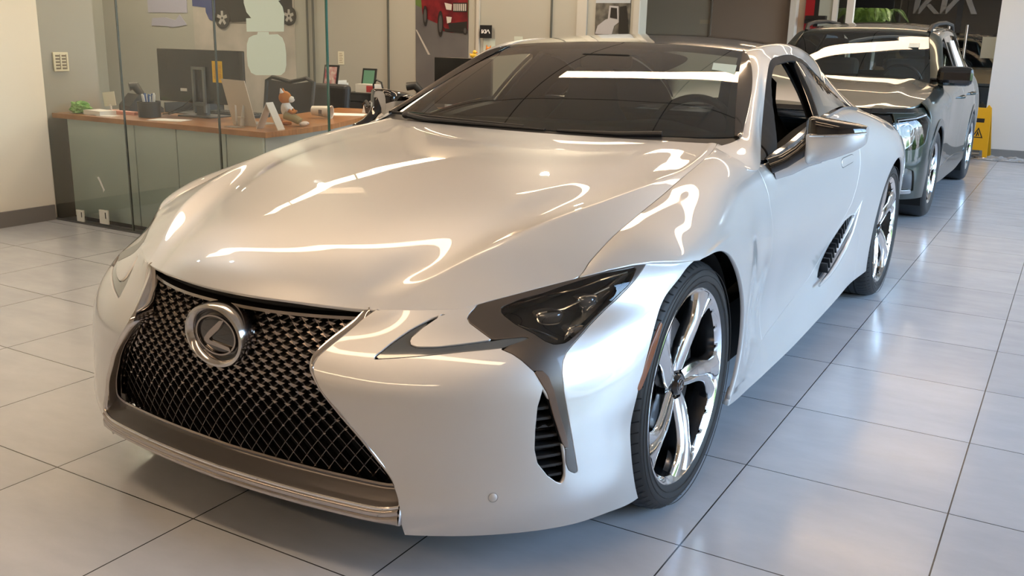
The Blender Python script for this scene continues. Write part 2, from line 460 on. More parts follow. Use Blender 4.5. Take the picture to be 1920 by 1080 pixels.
# ================================================================= SILVER COUPE
PAINT = mat('silver_paint', (.62, .623, .627), .46, .68, coat=1, coat_rough=.010)
def flake(m):
    nt = m.node_tree; b = nt.nodes['Principled BSDF']
    b.inputs['Coat IOR'].default_value = 1.6
flake(PAINT)
BLACKG = mat('gloss_black', (.006, .006, .007), .06, 0, coat=1)
BLACKP = mat('matt_black_plastic', (.012, .012, .013), .5)
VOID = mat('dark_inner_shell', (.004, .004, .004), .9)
BRONZE = mat('dark_bronze_trim', (.12, .105, .095), .33, .85, coat=.6)
CHROME = mat('chrome', (.80, .79, .78), .06, 1)
DCHROME = mat('smoked_chrome', (.42, .38, .36), .14, 1)
ALU = mat('polished_alloy', (.86, .87, .88), .10, 1)
RUBBER = bump(mat('tyre_rubber', (.018, .018, .019), .55), 60, .15, .001)
CARGLASS = thin_glass('car_glass', (.55, .62, .58), 1.5, .015)
SIDEGLASS = thin_glass('side_glass', (.5, .55, .53), 1.5, .02)
LENSGLASS = thin_glass('headlight_lens', (.86, .87, .88), 1.45)
DRLM = mat('smoked_light_strip', (.10, .11, .115), .10, .1, coat=1)
LEATHER = bump(mat('black_leather', (.011, .010, .010), .6, spec=.25), 300, .2, .0005)
AMBER = mat('amber_marker', (.20, .055, .012), .25, 0, coat=.4)
BRAKE = mat('brake_steel', (.30, .30, .31), .3, 1)
GAP = .0016
car = empty('sports_coupe', (-1.012956, .244877, 0), -1.57930128)
tag(car, 'silver two-door sports coupe with a big black mesh grille, in the middle of the floor', 'car')

G_H, G_S, G_B = hood_grid(), side_grid(), bumper_grid()
SH = Sheet(G_H); SS = Sheet(G_S, N=None); SB = Sheet(G_B)
def orient(sh, f):
    m = sh.V[len(sh.V) // 3, 3:6]; p = sh.V[len(sh.V) // 3, :3]
    if np.dot(m, f(p)) < 0: sh.V[:, 3:6] *= -1; sh.F = [g[::-1] for g in sh.F]
    return sh
def fix(sh, G, f, ks=((3, 1),)):
    N = gnorm(G)
    for k, ax in ks: N = smooth_n(N, k, ax)
    sh.V[:, 3:6] = N.reshape(-1, 3); return orient(sh, f)
SH = fix(SH, G_H, lambda p: np.array([0, 0, 1.]), ((2, 1),))
_c = np.abs(SH.V[:, 1]) < 1e-6; SH.V[_c, 4] = 0
SS = fix(SS, G_S, lambda p: np.array([0, 1., 0]), ((2, 1), (3, 0)))
SB = fix(SB, G_B, lambda p: np.array([1., .5, 0]), ((4, 1), (3, 0)))
_c = np.abs(SB.V[:, 1]) < 1e-6; SB.V[_c, 4] = 0

def az(x, y, z): return np.column_stack([y - x, z])
def xz(x, y, z): return np.column_stack([x, z])
def yz(x, y, z): return np.column_stack([y, z])
inside = lambda proj, poly, g=GAP: (lambda x, y, z: -sdpoly(proj(x, y, z), poly) - g)
outside = lambda proj, poly, g=GAP: (lambda x, y, z: sdpoly(proj(x, y, z), poly) - g)
arch = lambda cx, r: (lambda x, y, z: np.hypot(x - cx, z - .36) - r - .012 * np.clip((cx - x) / .2, 0, 1))
SPINDLE = [(0, .70), (-.0, .70)]
SP3 = [(.742, .403, .669), (.755, .384, .65), (.779, .369, .63), (.819, .346, .60), (.855, .326, .572), (.873, .323, .553), (.879, .332, .535), (.881, .358, .50), (.872, .404, .45), (.856, .445, .40), (.842, .484, .35), (.826, .516, .30), (.820, .534, .25), (.826, .537, .22), (.828, .536, .195), (.828, .534, .183)]
SPYZ = [(-.1, .9), (.43, .9), (.415, .676)] + [(y, z) for x, y, z in SP3] + [(.533, .10), (-.1, .10)]
LENS = [(0.0709, 0.6733), (0.0796, 0.6785), (0.1453, 0.6926), (0.2204, 0.7028), (0.3487, 0.7254), (0.4472, 0.7422), (0.5828, 0.7496), (0.5858, 0.7452), (0.5467, 0.713), (0.4693, 0.6758), (0.3752, 0.6419), (0.3009, 0.6141), (0.2854, 0.6087), (0.2678, 0.6052), (0.2313, 0.6047), (0.1993, 0.6132), (0.1666, 0.6287), (0.109, 0.6468), (0.0747, 0.6642)]
TRIM = [(0.0306, 0.700), (.1196, .712), (0.1984, 0.723), (0.3505, 0.744), (0.4725, 0.757), (0.6442, 0.7605), (0.5762, 0.7244), (0.4986, 0.6833), (0.3713, 0.6342), (0.3003, 0.6015), (0.27, 0.5857), (0.2523, 0.5658), (0.2469, 0.5434), (0.2507, 0.5013), (0.2733, 0.4184), (0.3072, 0.2984), (0.2918, 0.2948), (0.2709, 0.3069), (0.2591, 0.3288), (0.2569, 0.3585), (0.24, 0.4), (0.2114, 0.4546), (0.1929, 0.4998), (0.1749, 0.5283), (0.1606, 0.5453), (0.1413, 0.5586), (0.1083, 0.5799), (0.0809, 0.5928), (0.0428, 0.6034), (0.1649, 0.6241), (0.025, 0.6192), (-0.0408, 0.6496), (-0.0452, 0.6567), (-0.0348, 0.6655), (-0.0141, 0.6754)]
DRL = [(-0.3624, 0.5785), (-0.304, 0.6057), (-0.2345, 0.6339), (-0.1611, 0.6564), (-0.0954, 0.6689), (-0.134, 0.6612), (-0.1926, 0.6397), (-0.2361, 0.6192), (-0.2429, 0.6075), (-0.2198, 0.6031), (-0.1558, 0.6051), (0.0251, 0.6195), (0.1633, 0.6319), (0.1694, 0.624), (0.1628, 0.6182), (0.043, 0.604), (-0.0698, 0.5981), (-0.1589, 0.5915), (-0.2454, 0.5845), (-0.3578, 0.5765)]
VENT = [(0.1738, 0.5171), (0.154, 0.4741), (0.1461, 0.4198), (0.1444, 0.3715), (0.1557, 0.3363), (0.1922, 0.3018), (0.2324, 0.2776), (0.2524, 0.275), (0.2606, 0.2933), (0.2579, 0.3289), (0.2461, 0.3762), (0.2168, 0.4392), (0.1947, 0.4889)]
BLADE = [(0.1459, 0.5562), (0.178, 0.5532), (0.198, 0.5405), (0.2119, 0.5124), (0.2335, 0.4524), (0.2721, 0.3658), (0.2579, 0.3636), (0.2461, 0.3762), (0.216, 0.4393), (0.1892, 0.5036), (0.1599, 0.5397)]
MARK = [(0.6613, 0.6082), (0.6735, 0.6166), (0.6753, 0.6072), (0.6476, 0.5656), (0.6052, 0.5066), (0.5702, 0.4614), (0.5541, 0.4621), (0.5507, 0.4711), (0.5774, 0.5123), (0.6225, 0.5701)]
# seam between bumper below and hood / fender above, in (y-x, z)
SEAM = [(-.3365, .6709), (-.2603, .672), (-.1729, .6736), (-.0973, .675), (-.0645, .6765), (-.012, .6825), (.031, .689), (.1196, .7017), (.1993, .7127), (.2747, .7225), (.350, .733), (.4725, .7487), (.56, .7545), (.645, .7575), (.727, .7555), (.815, .7475), (.90, .739)]
SEAMP = [(-1.2, .70), (-.37, .70)] + SEAM + [(1.1, .73), (1.1, .0), (-1.2, .0)]
SEAMX = [(.6, 1.2), (.4075, 1.2), (.4075, .733), (.34, .7495), (.285, .757), (.235, .7595), (.185, .7560), (.12, .7470), (.03, .7365), (.0, .735), (.0, -1), (.6, -1)]
DOORF = [(-.735, .92), (-.735, .871), (-.755, .77), (-.80, .68), (-.835, .58), (-.86, .45), (-.865, .35), (-.845, .262)]
ROCK = [(-.60, .235), (-.834, .263), (-1.134, .293), (-1.366, .318), (-1.56, .352), (-1.68, .40)]
DOORR = [(-1.78, .455), (-1.90, .54), (-1.985, .61), (-2.043, .694), (-2.075, .773), (-2.087, .85), (-2.05, .95), (-1.98, 1.1)]
DOORP = DOORF + ROCK[1:] + DOORR + [(-.735, 1.1)]
FENDP = [(.6, 1.2), (.6, .1), (-.60, .1)] + [(-.60, .235)] + DOORF[::-1] + [(-.735, 1.2)]
ROCKP = [(.0, .05), (-.2, .235)] + ROCK + DOORR[:2] + [(-2.0, .56), (-2.1, .56), (-2.25, .40), (-2.3, .05)]
SVENT = [(-2.10, .550), (-2.04, .555), (-1.96, .542), (-1.888, .505), (-1.79, .445), (-1.71, .385), (-1.66, .335), (-1.70, .318), (-1.77, .33), (-1.823, .350), (-1.90, .375), (-1.975, .415), (-2.053, .475), (-2.095, .525)]

def two(sheet, name, m, flange=.012, skip=None, parent=None):
    a = sheet.build(name, m, parent or car, flange, skip); b = sheet.mirror().build(name, m, parent or car, flange, skip)
    return a, b
centre = lambda v: abs(v[1]) < 1e-5
# hood
h = SH + SH.mirror(); h = SH.cut(lambda x, y, z: np.full(len(x), 1.)); hood = (h + h.mirror()).build('hood', PAINT, car, .014, centre)
# bumper, one skin from arch to arch
b_ = SB.cut(inside(az, SEAMP, .002), outside(yz, SPYZ, .0), arch(0, .385), outside(az, TRIM), outside(az, DRL), outside(az, VENT, .0), outside(az, BLADE, .001), outside(az, MARK, .0005))
two(b_, 'front_bumper', PAINT, .014)
two(SS.cut(inside(xz, FENDP), outside(xz, SEAMX, .001), arch(0, .385), lambda x, y, z: x + .65 + (z - .235) * 9), 'fender', PAINT, .014)
two(SS.cut(inside(xz, DOORP)), 'door', PAINT, .014)
two(SS.cut(inside(xz, ROCKP), outside(xz, SVENT, 0), arch(0, .39), arch(-2.87, .385)), 'rocker_panel', PAINT, .02)
two(SS.cut(lambda x, y, z: -1.0 - x, outside(xz, DOORP), outside(xz, ROCKP), outside(xz, SVENT, 0), arch(-2.87, .385)), 'quarter_panel', PAINT, .014)
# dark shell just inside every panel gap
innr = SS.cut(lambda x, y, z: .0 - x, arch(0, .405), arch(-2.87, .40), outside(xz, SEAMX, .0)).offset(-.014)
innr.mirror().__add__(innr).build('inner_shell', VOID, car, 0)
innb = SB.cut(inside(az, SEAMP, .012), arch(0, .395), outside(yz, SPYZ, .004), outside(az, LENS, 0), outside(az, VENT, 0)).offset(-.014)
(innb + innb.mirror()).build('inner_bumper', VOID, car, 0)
innh = SH.cut(lambda x, y, z: .50 - x).offset(-.016); (innh + innh.mirror()).build('hood_lining', VOID, car, 0)

# ---- head lamps
for sgn in (1, -1):
    def put(sh, name, m, par, fl=.01):
        return (sh if sgn > 0 else sh.mirror()).build(name, m, par, fl)
    hl = put(SB.cut(inside(az, LENS, .001)).offset(-.001), 'headlight', LENSGLASS, car, 0)
    hl['label'] = 'clear angular headlight lens over dark housing'
    put(SB.cut(inside(az, LENS, -.001)).offset(-.055), 'lamp_housing', mat('lamp_housing_black', (.02, .02, .022), .3, .3), hl, 0)
    # wall of the bowl
    wall = []
    P = np.array(LENS); 
    f = SB.cut(inside(az, LENS, 0)); f.V[:, :3] -= 0
    ww = f.build('lamp_bezel', mat('lamp_housing_black'), hl, .055) if sgn > 0 else f.mirror().build('lamp_bezel', mat('lamp_housing_black'), hl, .055)
    me = ww.data; bm = bmesh.new(); bm.from_mesh(me)
    nsk = len(f.V)
    bm.faces.ensure_lookup_table()
    bmesh.ops.delete(bm, geom=[q for q in bm.faces if all(v.index < nsk for v in q.verts)], context='FACES'); bm.to_mesh(me); bm.free()
    # three projector modules
    for k, (ax_, z_, w_, hh) in enumerate(((.250, .668, .075, .030), (.395, .690, .055, .028), (.335, .640, .050, .028))):
        mb = MB()
        # place: point of the sheet nearest to (a,z), pushed in
        V = SB.V; i = ((V[:, 1] - V[:, 0] - ax_) ** 2 + (V[:, 2] - z_) ** 2).argmin()
        p = Vector(V[i, :3]); n = Vector(V[i, 3:6])
        tx = Vector((-n.y, n.x, 0)).normalized(); up_ = Vector((0, 0, 1)); fw = tx.cross(up_)
        if fw.dot(n) < 0: fw = -fw
        c = p - n * .034
        def Q(a, b, d): 
            v = c + tx * a + up_ * b + fw * d; return Vector((v.x, v.y * sgn, v.z))
        shape = [(-w_ / 2, hh / 2), (w_ / 2, hh / 2 + .004), (w_ / 2 - .008, -hh / 4), (w_ / 4, -hh / 2), (-w_ / 4, -hh / 2), (-w_ / 2 + .004, -hh / 6)]
        shape = chaikin(shape, 2)
        n_ = len(shape); lay = [(1.0, -.02), (1.0, .010), (.94, .016), (.75, .020), (.4, .023)]
        VV = [Q(a * s_, b * s_, d) for s_, d in lay for a, b in shape]
        FF = [(l * n_ + i_, l * n_ + (i_ + 1) % n_, (l + 1) * n_ + (i_ + 1) % n_, (l + 1) * n_ + i_) for l in range(len(lay) - 1) for i_ in range(n_)] + [[(len(lay) - 1) * n_ + i_ for i_ in range(n_)]]
        mb.add(VV, FF, None, True); mb.build('projector', mat('projector_glass', (.22, .23, .24), .08, .5, coat=1), hl)
        rim = [Q(a * 1.0, b * 1.0, .014) for a, b in shape]; rim.append(rim[0])
        MB().tube(rim, .0032, mat('lamp_rim', (.7, .66, .6), .15, 1), 6, False).build('projector_rim', None, hl)
    # bright reflector strip down the outer edge
    V = SB.V
    def on(a, z, d):
        i = ((V[:, 1] - V[:, 0] - a) ** 2 + (V[:, 2] - z) ** 2).argmin(); q = V[i, :3] - V[i, 3:6] * d; return (q[0], q[1] * sgn, q[2])
    A = [(.275, .612, .012), (.36, .645, .012), (.46, .682, .012), (.56, .738, .010)]; Bq = [(.30, .630, .035), (.36, .675, .035), (.43, .705, .035), (.55, .742, .014)]
    MB().add([on(*a) for a in A] + [on(*b) for b in Bq], [(i, i + 1, i + 5, i + 4) for i in range(3)], None, True).build('reflector', mat('lamp_reflector', (.75, .77, .78), .12, 1), hl)
    for P_ in ([(.10, .682, .010), (.22, .700, .012), (.35, .718, .014), (.45, .734, .014), (.555, .7465, .012)], [(.205, .668, .016), (.30, .676, .018), (.40, .694, .018), (.48, .712, .016)], [(.29, .634, .018), (.36, .648, .02), (.43, .676, .02)], [(.12, .652, .014), (.20, .636, .02), (.26, .618, .02)]):
        MB().tube([on(*p_) for p_ in P_], .0028, mat('lamp_rim'), 6).build('lamp_trim', None, hl)
    tr = put(SB.cut(inside(az, SEAMP, .002), inside(az, TRIM), outside(az, LENS, .001), outside(az, BLADE, .001), outside(az, VENT, 0)), 'headlight_surround', BRONZE, car)
    tr['label'] = 'dark bronze surround with a leg running down'
    dr = put(SB.cut(inside(az, SEAMP, .002), inside(az, DRL)).offset(-.004), 'daytime_light', DRLM, car, .012); dr['label'] = 'slim smoked light strip in front of the headlight'
    bl = put(SB.cut(inside(az, BLADE)).offset(.003), 'turn_signal', mat('smoked_signal', (.16, .12, .10), .12, .3, coat=1), car); bl['label'] = 'smoked vertical signal lamp beside the air vent'
    # corner air vent: well + slats
    vb = SB.cut(inside(az, VENT, 0)); vo = put(vb.offset(-.05), 'air_vent', BLACKP, car, 0)
    put(vb.offset(-.0005), 'vent_well', BLACKP, vo, .05)
    w2 = [o for o in vo.children if o.name.startswith('vent_well')][0]; bm = bmesh.new(); bm.from_mesh(w2.data)
    bmesh.ops.delete(bm, geom=[q for q in bm.faces if all(v.index < len(vb.V) for v in q.verts)], context='FACES'); bm.to_mesh(w2.data); bm.free()
    for k in range(8):
        zz = .30 + k * .0245
        L_ = [a for a in np.linspace(.13, .27, 60) if sdpoly(np.array([[a, zz]]), VENT)[0] < -.002]
        if len(L_) < 3: continue
        a0, a1 = L_[0], L_[-1]; VV = []
        for a in np.linspace(a0, a1, 6):
            VV += [on(a, zz, .012), on(a, zz + .002, .048), on(a, zz - .006, .012)]
        FF = []
        for i in range(5):
            FF += [(3 * i, 3 * i + 1, 3 * i + 4, 3 * i + 3), (3 * i, 3 * i + 3, 3 * i + 5, 3 * i + 2), (3 * i + 1, 3 * i + 2, 3 * i + 5, 3 * i + 4)]
        MB().add(VV, FF).build('slat', BLACKP, vo)
    mk = put(SB.cut(inside(az, MARK, .0003)).offset(-.0005), 'side_marker', AMBER, car, .006); mk['label'] = 'thin amber marker strip ahead of the front wheel'
    # parking sensor
    V = SB.V; i = ((V[:, 1] - V[:, 0] - .010) ** 2 + (V[:, 2] - .262) ** 2).argmin(); p = Vector(V[i, :3]); n = Vector(V[i, 3:6])
    M = Matrix.Translation((p.x, p.y * sgn, p.z)) @ Vector((n.x, n.y * sgn, n.z)).to_track_quat('Z', 'Y').to_matrix().to_4x4()
    MB().lathe([(0, .0012), (.009, .0010), (.0098, .0004), (.0100, -.004)], None, 24, M).lathe([(.0106, -.002), (.0106, .0006), (.0116, .0008), (.012, -.002)], mat('sensor_gap', (.25, .25, .26), .4), 24, M).build('parking_sensor', PAINT, car)

# ---- rear-quarter side vent
for sgn in (1, -1):
    vb = SS.cut(inside(xz, SVENT, 0)); vb2 = vb.offset(-.045)
    vo = (vb2 if sgn > 0 else vb2.mirror()).build('side_vent', BLACKP, car, 0)
    vw = (vb if sgn > 0 else vb.mirror()).build('vent_well', BLACKG, vo, .045); bm = bmesh.new(); bm.from_mesh(vw.data)
    bmesh.ops.delete(bm, geom=[q for q in bm.faces if all(v.index < len(vb.V) for v in q.verts)], context='FACES'); bm.to_mesh(vw.data); bm.free()
    for k in range(11):
        t = k / 10; x = -1.73 - .33 * t; z = .345 + .165 * t
        y = .90
        MB().box(-.004, .004, -.02, .02, -.028, .028, None, 0, Matrix.Translation((x, sgn * .887, z + .02)) @ Matrix.Rotation(math.radians(35), 4, 'Y')).build('slat', BLACKP, vo)
    # bright blade along the vent
    pts = [(-1.60, .913, .318), (-1.75, .915, .333), (-1.85, .918, .358), (-1.98, .924, .41), (-2.07, .93, .475), (-2.12, .935, .55), (-2.18, .94, .62)]
    MB().tube([(x, y * sgn - .006 * sgn, z - .004) for x, y, z in pts], [.006, .010, .012, .012, .011, .009, .003], None, 10).build('vent_blade', PAINT, car)
# ---- grille
gr = empty('grille', parent=car)
gr['label'] = 'black spindle-shaped mesh grille in a smoked chrome frame'
def spx(y, z):
    """front sheet depth at (y,z)"""
    V = SB.V; i = ((V[:, 1] - abs(y)) ** 2 + (V[:, 2] - z) ** 2).argmin(); return V[i, 0]
def meshx(y, z):
    t = np.clip((z - .22) / .44, 0, 1)
    return herm([0, .35, .62, .8, 1], [.838, .860, .862, .835, .765], [t])[0] - .30 * y * y
FULL = [(y, z) for x, y, z in SP3]
OUT = [(0, .672)] + [(.30, .672), (.40, .669)] + FULL[1:-2] + [(.530, .232), (0, .232)]
OUTM = OUT[1:-1] + [(-y, z) for y, z in OUT[1:-1]][::-1]
zs = []; z = .6625; 
while z > .232:
    zs.append(z); z -= .0125 + .0125 * np.clip((.56 - z) / .25, 0, 1)
dx = .0385; mesh = MB(); nodes = {}
for j, z in enumerate(zs):
    for i in range(-16, 17):
        y = (i + .5 * (j % 2)) * dx * (1 + .05 * (.5 - z))
        nodes[(i, j)] = (y, z)
Pn = np.array(list(nodes.values())); Dn = dict(zip(nodes, sdpoly(Pn, OUTM)))
def P3(k, d=0): y, z = nodes[k]; return Vector((meshx(y, z) - d, y, z))
GM = mat('grille_mesh', (.10, .092, .088), .22, .9); GM2 = mat('grille_node', (.42, .385, .37), .2, .95)
for (i, j), (y, z) in nodes.items():
    if Dn[(i, j)] > -.003: continue
    up_f = np.clip((z - .35) / .13, 0, 1)
    w = .0032 + .0118 * up_f; hh = .0022 + .0034 * up_f
    c = P3((i, j)); n = Vector((1, .6 * y, 0)).normalized(); t = Vector((-n.y, n.x, 0))
    ring = [c - t * w, c - t * w * .25 + Vector((0, 0, hh)), c + t * w, c + t * w * .3 - Vector((0, 0, hh))]
    f = [q + n * .003 for q in ring]; f[0] = f[0] - n * .004; f[2] = f[2] - n * .004; bk = [q - n * .016 for q in ring]
    mesh.add(f + bk, [(3, 2, 1, 0), (0, 1, 5, 4), (1, 2, 6, 5), (2, 3, 7, 6), (3, 0, 4, 7)], GM2)
    for di in ((0, 1) if j % 2 else (-1, 0)):
        k2 = (i + di, j + 1)
        if k2 in nodes and (Dn[k2] < .006):
            a, b = c, P3(k2); d = (b - a).normalized(); s = d.cross(n).normalized() * (.0011 + .0006 * up_f)
            mesh.add([a - s, a + s, b + s, b - s, a - s - n * .02, a + s - n * .02, b + s - n * .02, b - s - n * .02], [(0, 1, 2, 3), (0, 3, 7, 4), (1, 5, 6, 2)], GM)
mo = mesh.build('grille_mesh', None, gr)
# black duct behind
bk = MB(); ys = np.linspace(-.53, .53, 30); zz = np.linspace(.15, .665, 12)
bk.add([(meshx(y * (1 - .34 * max(0, (z_ - .5) / .19)), z_) - .055, y * (1 - .34 * max(0, (z_ - .5) / .19)), z_) for y in ys for z_ in zz], [(i * 12 + j, i * 12 + j + 1, (i + 1) * 12 + j + 1, (i + 1) * 12 + j) for i in range(29) for j in range(11)], None, True)
bk.build('grille_duct', VOID, gr)
# hood-edge shadow gap and top bar
top = [(y, ) for y in np.linspace(-.40, .40, 41)]
def hoodx(y): return float(herm([0, .16, .29, .345, .40], [.845, .83, .79, .765, .735], [abs(y)])[0])
tb = MB(); V = []; 
for (y,) in top:
    x = hoodx(y); V += [(x - .006, y, .648), (x - .004, y, .6405), (x - .03, y, .636), (x - .03, y, .653)]
tb.add(V, [(4 * i + k, 4 * i + (k + 1) % 4, 4 * i + 4 + (k + 1) % 4, 4 * i + 4 + k) for i in range(40) for k in range(4)], None, True)
tb.build('grille_top_bar', DCHROME, gr)
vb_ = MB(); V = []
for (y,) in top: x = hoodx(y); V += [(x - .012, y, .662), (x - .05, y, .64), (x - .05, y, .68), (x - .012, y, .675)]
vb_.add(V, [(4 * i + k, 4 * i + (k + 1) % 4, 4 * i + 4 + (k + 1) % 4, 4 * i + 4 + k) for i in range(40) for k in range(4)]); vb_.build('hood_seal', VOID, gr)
# spindle frame: face + inner wall
def frame(sgn):
    ts = np.linspace(0, 1, len(SP3)); C_ = herm(ts, [(.747, .396, .659)] + SP3[1:], np.linspace(0, 1, 90))
    T = np.gradient(C_, axis=0); T /= np.linalg.norm(T, axis=1, keepdims=True)
    rows = []
    for c, t in zip(C_, T):
        inw = np.cross(t, [1, .25, 0]); inw /= np.linalg.norm(inw)
        if inw[1] > 0: inw = -inw
        lo = np.clip((.60 - c[2]) / .08, 0, 1)
        w = .018 * (1 - lo) + .011 * lo; dep = .040 + .03 * lo
        f = np.array([1, .1, 0.])
        rows.append([c - f * .010 + -inw * .001, c + f * .001 - inw * .0005, c + f * .0035 + inw * .002, c + f * .002 + inw * w * .6, c - f * .004 + inw * w, c - f * dep * .6 + inw * (w + .004), c - f * dep + inw * (w + .006)])
    R = np.array(rows); R[:, :, 1] *= sgn
    n, k = R.shape[:2]; F = gfaces(n, k)
    mb = MB(); mb.add(R.reshape(-1, 3), F if sgn > 0 else F[:, ::-1], None, True)
    mb.build('grille_frame', mat('frame_chrome', (.66, .63, .61), .08, 1), gr)
frame(1); frame(-1)
# lower tray and chrome lip
def lipc(y): # front lip plan
    return float(herm([0, .2, .36, .50, .536], [.893, .884, .867, .842, .831], [abs(y)])[0])
N_ = 61; Y = np.linspace(-.533, .533, N_)
def band(name, prof, m):
    V = []; k = len(prof)
    for y in Y:
        e = max(0, abs(y) - .47) / .063
        for dx_, z_ in prof: V.append((lipc(y) + dx_, y, z_ + .012 * e * e * (z_ > .19)))
    mb = MB(); mb.add(V, [(i * k + j, (i + 1) * k + j, (i + 1) * k + j + 1, i * k + j + 1) for i in range(N_ - 1) for j in range(k - 1)], None, True); return mb.build(name, m, gr)
band('lower_tray', [(-.048, .262), (-.046, .256), (-.040, .250), (-.022, .232), (-.010, .222), (-.008, .2185)], mat('satin_grey_tray', (.095, .088, .088), .24, .8, coat=.5))
band('lower_bead', [(-.050, .266), (-.046, .267), (-.044, .262), (-.046, .257)], DCHROME)
band('lip_bead', [(-.009, .221), (-.005, .2235), (-.002, .221), (-.002, .217), (-.004, .2155)], CHROME)
band('chrome_lip', [(-.004, .216), (.000, .2135), (.002, .208), (-.001, .199), (.002, .194), (.001, .187), (-.006, .181), (-.03, .178), (-.10, .178)], mat('lip_chrome', (.50, .46, .44), .10, 1))
# emblem
EM = empty('emblem', parent=gr); EM['label'] = 'oval chrome badge with a letter L on a black disc'
cx, cz = .872, .568
def ell(ry, rz, x, n=64, dz=0): return [Vector((x, ry * math.cos(2 * PI * i / n), cz + dz + rz * math.sin(2 * PI * i / n))) for i in range(n)]
def loft(name, rings, m, par, cap=False):
    n = len(rings[0]); V = [v for r in rings for v in r]; F = [(l * n + i, l * n + (i + 1) % n, (l + 1) * n + (i + 1) % n, (l + 1) * n + i) for l in range(len(rings) - 1) for i in range(n)]
    if cap: F.append([(len(rings) - 1) * n + i for i in range(n)])
    mb = MB(); mb.add(V, F, None, True); return mb.build(name, m, par)
loft('badge_ring', [ell(.102, .082, cx - .035), ell(.102, .082, cx + .002), ell(.099, .079, cx + .010), ell(.092, .072, cx + .012), ell(.084, .065, cx + .006), ell(.080, .061, cx - .004), ell(.078, .059, cx - .012)], mat('satin_chrome', (.55, .53, .52), .13, 1), EM)
loft('badge_disc', [ell(.080, .061, cx - .010), ell(.076, .057, cx - .006), ell(.05, .037, cx - .004), ell(.02, .015, cx - .003)], BLACKG, EM, True)
ov = []
for r in (0, 1, 2, 3):
    k = [(.0700, .0515, -.003), (.0700, .0515, .001), (.0655, .0475, .001), (.0655, .0475, -.003)][r]; ov.append(ell(k[0], k[1], cx + k[2]))
loft('badge_oval', ov, DCHROME, EM)
Lp = [(-.012, .040), (.010, .046), (-.030, -.016), (.050, -.021), (.058, -.031), (-.044, -.026), (-.050, -.018)]
Lp = [(.018, .041), (.034, .044), (.014, .018), (-.022, -.012), (-.020, -.016), (.046, -.0235), (.054, -.034), (-.030, -.026), (-.040, -.020), (-.040, -.012), (-.022, .008)]
MB().prism([(-a if False else a, b + cz) for a, b in Lp], .006, 'x', cx - .004, None).build('badge_letter', DCHROME, EM)

